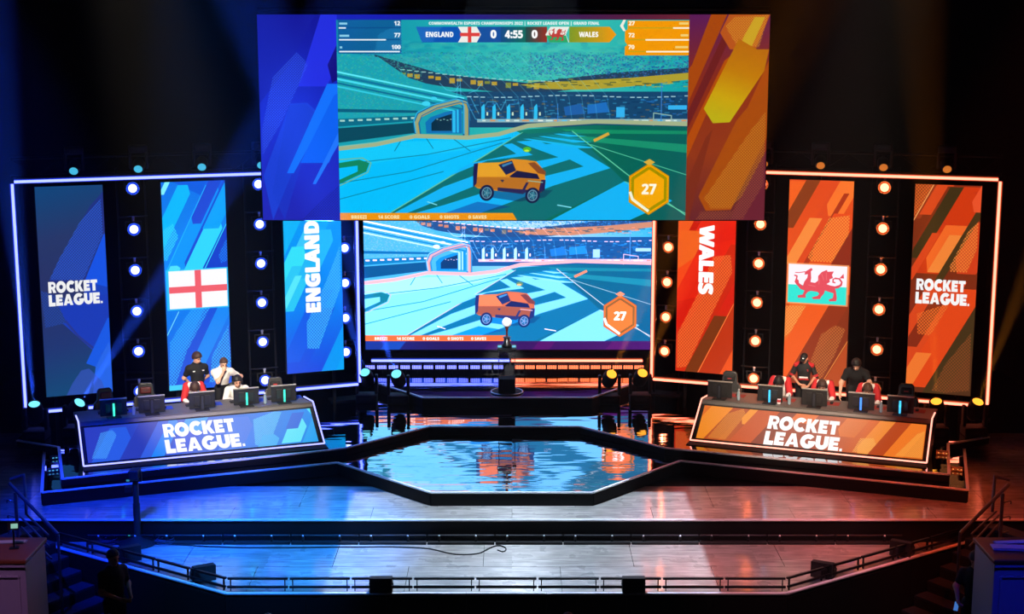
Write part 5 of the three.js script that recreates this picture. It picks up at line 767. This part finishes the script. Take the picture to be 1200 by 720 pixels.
// ---------------------------------------------------------------- camera pedestal with cables
{
  const p = onY(162, 637, APRON), t = thing('camera_pedestal', 'black remote camera on a thick pedestal by the blue deck edge', 'camera', p);
  mesh('base', lathe([[0, 0], [0.32, 0], [0.32, 0.03], [0.12, 0.09], [0.07, 0.14], [0, 0.14]], 24), M.black, t); mesh('column', lathe([[0.06, 0.12], [0.06, 0.7], [0.05, 0.71], [0.05, 1.1], [0, 1.1]], 16), M.darkGrey, t);
  const h = mesh('camera_body', rbox(0.16, 0.16, 0.24, 0.02, 0, 1.22, 0), M.darkGrey, t); mesh('lens', cyl(0.045, 0.05, 0.12, 0, 1.22, -0.17, Math.PI / 2), M.blackSheen, h); mesh('pan_yoke', [box(0.02, 0.16, 0.06, -0.1, 1.18, 0), box(0.02, 0.16, 0.06, 0.1, 1.18, 0), box(0.22, 0.02, 0.06, 0, 1.1, 0)], M.darkMetal, t);
  mesh('tally_light', box(0.05, 0.03, 0.01, -0.11, 1.12, 0.06), glowing(0.03, 0.25, 0.4), t); mesh('control_box', rbox(0.12, 0.1, 0.08, 0.01, -0.12, 0.95, 0), M.black, t); mesh('status_led', box(0.03, 0.02, 0.006, -0.12, 0.17, 0.1), glowing(0.02, 0.35, 0.2), t);
  for (let k = 0; k < 2; k++) { const pts = []; for (let i = 0; i < 26; i++) { const a = i * 0.75; pts.push(V(Math.cos(a) * (0.14 + 0.03 * Math.sin(i * 1.7)), 0.015 + i * 0.004, Math.sin(a) * (0.11 + 0.02 * Math.cos(i * 2.1)))); } const c = mesh(numbered('cable_coil'), hose(pts, 0.008, 5, 160), std(0x2a3a5a, 0.4), scene); c.position.copy(p).add(V(k ? 0.46 : -0.5, 0, 0.02)); tag(c, k ? 'coiled dark cable beside the camera pedestal towards the deck centre' : 'coiled dark cable beside the camera pedestal towards the handrail', 'cable'); }
  const run = [[190, 638], [280, 642], [400, 641.5], [465, 641.5], [500, 643], [535, 650], [560, 649], [575, 642], [585, 639.5], [593, 643], [590, 647], [583, 645]].map(([u, v]) => onY(u, v, APRON + 0.012));
  tag(mesh('cable', hose(run, 0.011, 6, 120), M.rubber, scene), 'long black cable lying on the apron ending in a loop', 'cable');
}
// ---------------------------------------------------------------- stairs with handrails at both ends of the apron
const stepMat = std(0x1e2634, 0.6);
function stairs(side) {
  const blue = side < 0, top = blue ? onY(30, 612, 0) : onY(1168, 607, 0), along = blue ? V(F0.x - FL.x, 0, front - FL.z).normalize() : V(F1.x - FR.x, 0, front - FR.z).normalize();
  const out = V(-along.z * -side, 0, along.x * -side); if (out.z < 0) out.negate();
  const o = thing('staircase', blue ? 'dark staircase beside the blue lit apron edge' : 'dark staircase beside the red lit apron edge', 'stairs', null, 0, null, 'structure');
  const foot = blue ? V(FL.x, 0, FL.z) : V(FR.x, 0, FR.z), a = Math.atan2(-along.z, along.x), n = 8, rise = -AUD / n, go = 0.3, w = 1.5;
  for (let i = 0; i < n; i++) { const c = foot.clone().addScaledVector(along, -0.45 + go * (i + 0.5)).addScaledVector(out, w / 2 + 0.1), y = -rise * (i + 1) + rise * 0.5; mesh('step', box(go + 0.02, 0.04, w, c.x, y, c.z, 0, a), stepMat, o); mesh('riser', box(0.02, rise - 0.04, w, c.x + along.x * go / 2, y - rise / 2, c.z + along.z * go / 2, 0, a), M.black, o); }
  const r = thing('handrail', blue ? 'metal handrail with three sloping bars on the blue lit stairs' : 'metal handrail with three sloping bars on the red lit stairs', 'handrail');
  const mat = std(0x70747c, 0.35, 0.8), q = blue ? { a: [11, 567], b: [68, 627], c1: [31, 603], c2: [57, 628], d1: [24, 606], d2: [58, 641], e1: [25, 618], e2: [60, 655], l1: [12, 562], l2: [28, 557], l3: [31, 603] } : { a: [1182, 568], b: [1125, 626], c1: [1167, 600], c2: [1138, 627], d1: [1170, 604], d2: [1136, 641], e1: [1172, 613], e2: [1150, 637], l1: [1183, 563], l2: [1166, 558], l3: [1163, 600] };
  const dTop = 23.1, dLow = 22.2, hi = (p) => onZ(p[0], p[1], dTop), lo = (p) => onZ(p[0], p[1], dLow);
  mesh('hand_bar', rod(hi(q.a), lo(q.b), 0.03), mat, r); mesh('sloping_bar', rod(hi(q.c1), lo(q.c2), 0.018), mat, r); mesh('sloping_bar', rod(hi(q.d1), lo(q.d2), 0.018), mat, r); mesh('sloping_bar', rod(hi(q.e1), lo(q.e2), 0.018), mat, r);
  const L3 = hi(q.l3); mesh('top_loop', [rod(hi(q.l1), hi(q.l2), 0.026), ball(0.026, ...hi(q.l2).toArray(), 10), rod(hi(q.l2), L3, 0.026)], mat, r);
  const A = hi(q.a); mesh('post', rod(V(A.x + (blue ? 0.12 : -0.12), A.y - 0.12, A.z + 0.1), V(A.x + (blue ? 0.12 : -0.12), -0.25, A.z + 0.1), 0.03), mat, r); const Bp = lo(q.b); mesh('post', rod(V(Bp.x, Bp.y, Bp.z), V(Bp.x, AUD + 0.3, Bp.z), 0.024), mat, r);
  for (let i = 0; i < 3; i++) { const y = A.y - 0.28 - i * 0.26; mesh('hook', hose([V(A.x + (blue ? 0.12 : -0.12), y, A.z + 0.1), V(A.x - side * -0.02, y + 0.03, A.z + 0.1), V(A.x + side * 0.02, y - 0.02, A.z + 0.1)], 0.012, 6, 10), mat, r); }
}
stairs(-1); stairs(1);
// ---------------------------------------------------------------- theatre boxes in the front corners
function theatreBox(side) {
  const blue = side < 0, d = 20.3, e = blue ? onZ(29, 655, d) : onZ(1166, 655, d), w = 1.6, x = e.x + side * w / 2, H = e.y - AUD;
  const t = thing('theatre_box', blue ? 'panelled theatre box parapet with wooden ledge in mauve light' : 'panelled theatre box parapet with wooden ledge in blue light', 'parapet', V(x, AUD, -d), 0, null, 'structure'), paint = std(0xb8aeb0, 0.6), wood = std(0x8a4a28, 0.4);
  mesh('wall', box(w, H - 0.1, 0.9, 0, (H - 0.1) / 2, -0.45), paint, t); mesh('ledge', rbox(w + 0.06, 0.07, 1.0, 0.02, 0, H - 0.04, -0.45), wood, t, 'polished wooden ledge');
  const px = -side * 0.05, pw = w - 0.3, ph = 0.75, py = H - 0.65; for (const [a, b, c, f] of [[pw, 0.03, 0, ph / 2], [pw, 0.03, 0, -ph / 2], [0.03, ph, pw / 2, 0], [0.03, ph, -pw / 2, 0]]) mesh('moulding', rbox(a, b, 0.025, 0.008, px + c, py + f, 0.01), paint, t); mesh('cornice', rbox(w + 0.03, 0.05, 0.05, 0.015, 0, H - 0.11, 0.01), paint, t);
  const lap = thing('control_tablet', blue ? 'small lit tablet on a stand on the mauve theatre box' : 'flat white edged tray on the blue theatre box', 'tablet', V(e.x + side * (blue ? 0.3 : 0.35), AUD + H - 0.003, -d - 0.45), blue ? 0.2 : -0.1);
  if (blue) { mesh('stand', [cyl(0.012, 0.012, 0.3, 0, 0.15, 0), rbox(0.14, 0.012, 0.1, 0.004, 0, 0.006, 0)], M.darkMetal, lap); mesh('tablet_case', rbox(0.16, 0.12, 0.015, 0.006, 0, 0.34, 0, -0.3), M.black, lap); mesh('tablet_screen', box(0.1, 0.07, 0.002, 0.02, 0.342, 0.0095, -0.3), glowing(0.25, 0.5, 0.42), lap); }
  else mesh('tray', [rbox(0.5, 0.02, 0.25, 0.008, 0, 0.01, 0), box(0.5, 0.012, 0.02, 0, 0.03, 0.11)], std(0xc8ccd4, 0.4), lap);
  const fl = thing('folder', blue ? 'pale open folder lying on the mauve theatre box ledge' : 'pale open folder lying on the blue theatre box ledge', 'folder', V(e.x + side * 0.5, AUD + H - 0.002, -d - 0.7), 0.1); mesh('cover', rbox(0.6, 0.008, 0.12, 0.003, 0, 0.006, 0, 0.05), std(0x9aa0b4, 0.6), fl); mesh('pages', box(0.56, 0.004, 0.1, 0, 0.0135, 0, 0.05), M.white, fl);
}
theatreBox(-1); theatreBox(1);
// ---------------------------------------------------------------- power boxes at the platform ends
[[66, 538, 'power strip with tiny lights on the blue platform corner'], [62, 553, 'small junction box with tiny lights on the blue lower platform']].forEach(([u, v, l]) => { const t = thing('power_box', l, 'power box', onY(u, v, LOW), 0.4); mesh('case', rbox(0.22, 0.06, 0.1, 0.01, 0, 0.03, 0), M.grey, t); for (const x of [-0.06, 0, 0.07]) mesh('status_led', box(0.03, 0.02, 0.004, x, 0.035, 0.052), glowing(0.1, 0.5, 0.8), t); });
[[1121, 552, 'power strip with amber lights on the orange lower platform'], [1104, 533, 'small amber lit box on the orange upper platform']].forEach(([u, v, l], i) => { const t = thing('power_box', l, 'power box', onY(u, v, i ? UP : LOW), -0.3); mesh('case', rbox(0.22, 0.07, 0.1, 0.01, 0, 0.035, 0), std(0xb8905a, 0.4), t); for (const x of [-0.06, 0.02, 0.08]) mesh('status_led', box(0.02, 0.02, 0.004, x, 0.04, 0.052), glowing(1.2, 0.5, 0.12), t); });
// ---------------------------------------------------------------- people in the dark auditorium
person({ pos: onY(133, 770, AUD).setZ(-21.7).setX(onZ(133, 680, 21.7).x), turn: 0.9, label: 'person in dark clothes standing before the blue lit apron edge', hair: 'short', hairMat: darkHair, shirtMat: blackCloth, skin: skins[1], nod: 0.2, J: { elL: [-0.25, 1.14, 0.02], wrL: [-0.1, 1.05, 0.24], elR: [0.25, 1.14, 0.02], wrR: [0.12, 1.04, 0.25] } });
{ const x = onZ(1143, 680, 21.6).x; person({ pos: V(x, AUD, -21.6), turn: -0.6, label: 'person in dark clothes holding a phone beside the blue theatre box', hair: 'full', hairMat: darkHair, shirtMat: blackCloth, skin: skins[1], nod: 0.4, J: { elL: [-0.28, 1.16, 0.04], wrL: [-0.17, 1.02, 0.26], elR: [0.25, 1.14, 0.0], wrR: [0.2, 0.92, 0.12] }, fistL: true });
  const ph = thing('phone', 'small phone with blue lit screen held before the dark figure', 'phone', V(x - 0.32, AUD + 0.94, -21.44), -0.6); mesh('case', rbox(0.075, 0.15, 0.009, 0.004, 0, 0, 0, -0.5), M.black, ph); mesh('phone_screen', box(0.066, 0.138, 0.001, 0, 0.001, 0.0055, -0.5), glowing(0.05, 0.16, 0.5), ph); }
[[312, 714, 'seated audience member with grey hair before the bend of the apron', std(0x8a8a90, 0.7)], [533, 715.5, 'seated audience member with pale hair before the straight apron front', std(0xb8b0a8, 0.7)], [666, 713, 'seated audience member with reddish hair before the straight apron front', std(0x6a2030, 0.7)], [125, 715, 'seated audience member with dark grey hair below the dark figure', std(0x5a5a66, 0.7)]].forEach(([u, v, label, hm]) => {
  const p = onZ(u, v, 20.4), c = V(p.x, AUD, -20.4), base = p.y - 1.44 - AUD;
  const ch = thing('auditorium_chair', 'dark auditorium chair below ' + label.replace('seated audience member', 'the member'), 'chair', c.clone(), Math.PI);
  const sy = base + 0.43; mesh('seat', rbox(0.48, 0.08, 0.45, 0.03, 0, sy, 0), navy, ch); mesh('backrest', rbox(0.46, 0.4, 0.06, 0.025, 0, sy + 0.24, -0.26), navy, ch); for (const [x, z] of [[-0.2, 0.18], [0.2, 0.18], [-0.2, -0.2], [0.2, -0.2]]) mesh('leg', rod(V(x, 0, z), V(x, sy, z), 0.016), M.darkMetal, ch);
  person({ pos: c.clone().setY(AUD + base), turn: Math.PI, label, J: UPRIGHT, hair: 'full', hairMat: hm, shirtMat: navy, skin: skins[1] });
});

// ---------------------------------------------------------------- overhead lighting bars with the stage wash
function lightBar(z, y, label, spots) {
  const b = thing('lighting_bar', label, 'lighting bar', V(0, y, z)); mesh('pipe', rod(V(-9, 0, 0), V(9, 0, 0), 0.025), M.darkMetal, b); for (const x of [-7, 0, 7]) mesh('drop_wire', rod(V(x, 0, 0), V(x, 13.97 - y, 0), 0.006, 6), M.darkMetal, b);
  for (const [x, color, power, to, angle, lab] of spots) {
    const p = V(x, y - 0.3, z), t = thing('profile_spotlight', lab, 'stage light', p, 0), h = new THREE.Group(); h.name = 'lamp_head'; t.add(h); t.updateMatrixWorld(true); h.lookAt(to);
    mesh('barrel', lathe([[0, -0.3], [0.11, -0.28], [0.13, -0.05], [0.09, 0.0], [0.09, 0.3], [0.1, 0.31], [0.08, 0.3]], 20).rotateX(Math.PI / 2), M.black, h); const c = new THREE.Color(color); mesh('lens', cyl(0.078, 0.078, 0.01, 0, 0, 0.29, Math.PI / 2), glowing(c.r, c.g, c.b), h); mesh('hook_clamp', [box(0.03, 0.3, 0.05, 0, 0.14, 0)], M.black, t);
    t.updateMatrixWorld(true); const o = h.localToWorld(V(0, 0, 0.32)); spot('profile_spotlight_beam', c, power, t.worldToLocal(o), t.worldToLocal(to.clone()), angle, 0.6, t, 4);
  }
}
lightBar(-17, 12.4, 'dark lighting bar over the stage apron', [
  [-7.5, 0x0a34ff, 2000, V(-6.4, 0, -24.7), 0.21, 'profile spotlight with deep blue light over the blue apron end'], [-4, 0x2a86ff, 2300, V(-3.9, -0.2, -23.4), 0.2, 'profile spotlight with mid blue light over the apron'],
  [4, 0xd88a94, 800, V(4.2, -0.2, -23.4), 0.2, 'profile spotlight with rose light over the apron'], [7.5, 0xff5428, 420, V(6.8, 0, -24.6), 0.22, 'profile spotlight with deep red light over the red apron end']]);
lightBar(-13, 12.6, 'dark lighting bar over the auditorium', [[-4, 0xfff0dc, 2300, V(-5.4, 1.4, -27.6), 0.12, 'profile spotlight with warm white light aimed at the blue desk'], [4, 0xffe6cc, 2100, V(5.4, 1.4, -27.6), 0.12, 'profile spotlight with warm white light aimed at the orange desk'], [0.6, 0xffffff, 3000, V(onY(594, 460, BACK).x, 1.9, onY(594, 460, BACK).z), 0.025, 'narrow profile spotlight aimed at the trophy'],
  [-6.5, 0xe0a0ff, 150, V(-7.9, 0, -20.3), 0.12, 'profile spotlight with rose light aimed at the theatre box'], [6.5, 0x1c2cff, 260, V(7.9, 0, -20.3), 0.12, 'profile spotlight with blue light aimed at the theatre box']]);
{ // a shuttered wash light straight over the forestage: its four blades cut the white field to a rectangle
  const x = 0.14, y = 12.0, z = -23.3, t = thing('shutter_spotlight', 'large white wash light with four shutter blades over the forestage', 'stage light', V(x, y, z)), k = 0.5, hx = 3.02 / 12.2 * k, hz = 2.25 / 12.2 * k;
  mesh('lamp_body', [rbox(0.4, 0.3, 0.4, 0.03, 0, 0.25, 0), cyl(0.02, 0.02, 1.6, 0, 1.2, 0)], M.black, t); mesh('lens', cyl(0.1, 0.1, 0.01, 0, 0.09, 0), glowing(1, 1, 1), t);
  for (const s of [-1, 1]) { mesh('shutter_blade', box(0.6, 0.006, 1.4, s * (hx + 0.3), -k, 0), M.black, t); mesh('shutter_blade', box(1.4, 0.006, 0.6, 0, -k - 0.01, s * (hz + 0.3)), M.black, t); for (const q of [-1, 1]) mesh('blade_arm', rod(V(s * 0.2, 0.12, q * 0.2), V(s * 0.5, -k, q * 0.5), 0.012, 6), M.black, t); }
  const l = spot('shutter_spotlight_beam', 0xcfe4ff, 950, V(0, 0, 0), V(0, -12, 0), 0.36, 0.1, t, 0.12); void l;
}

renderer.render(scene, camera);
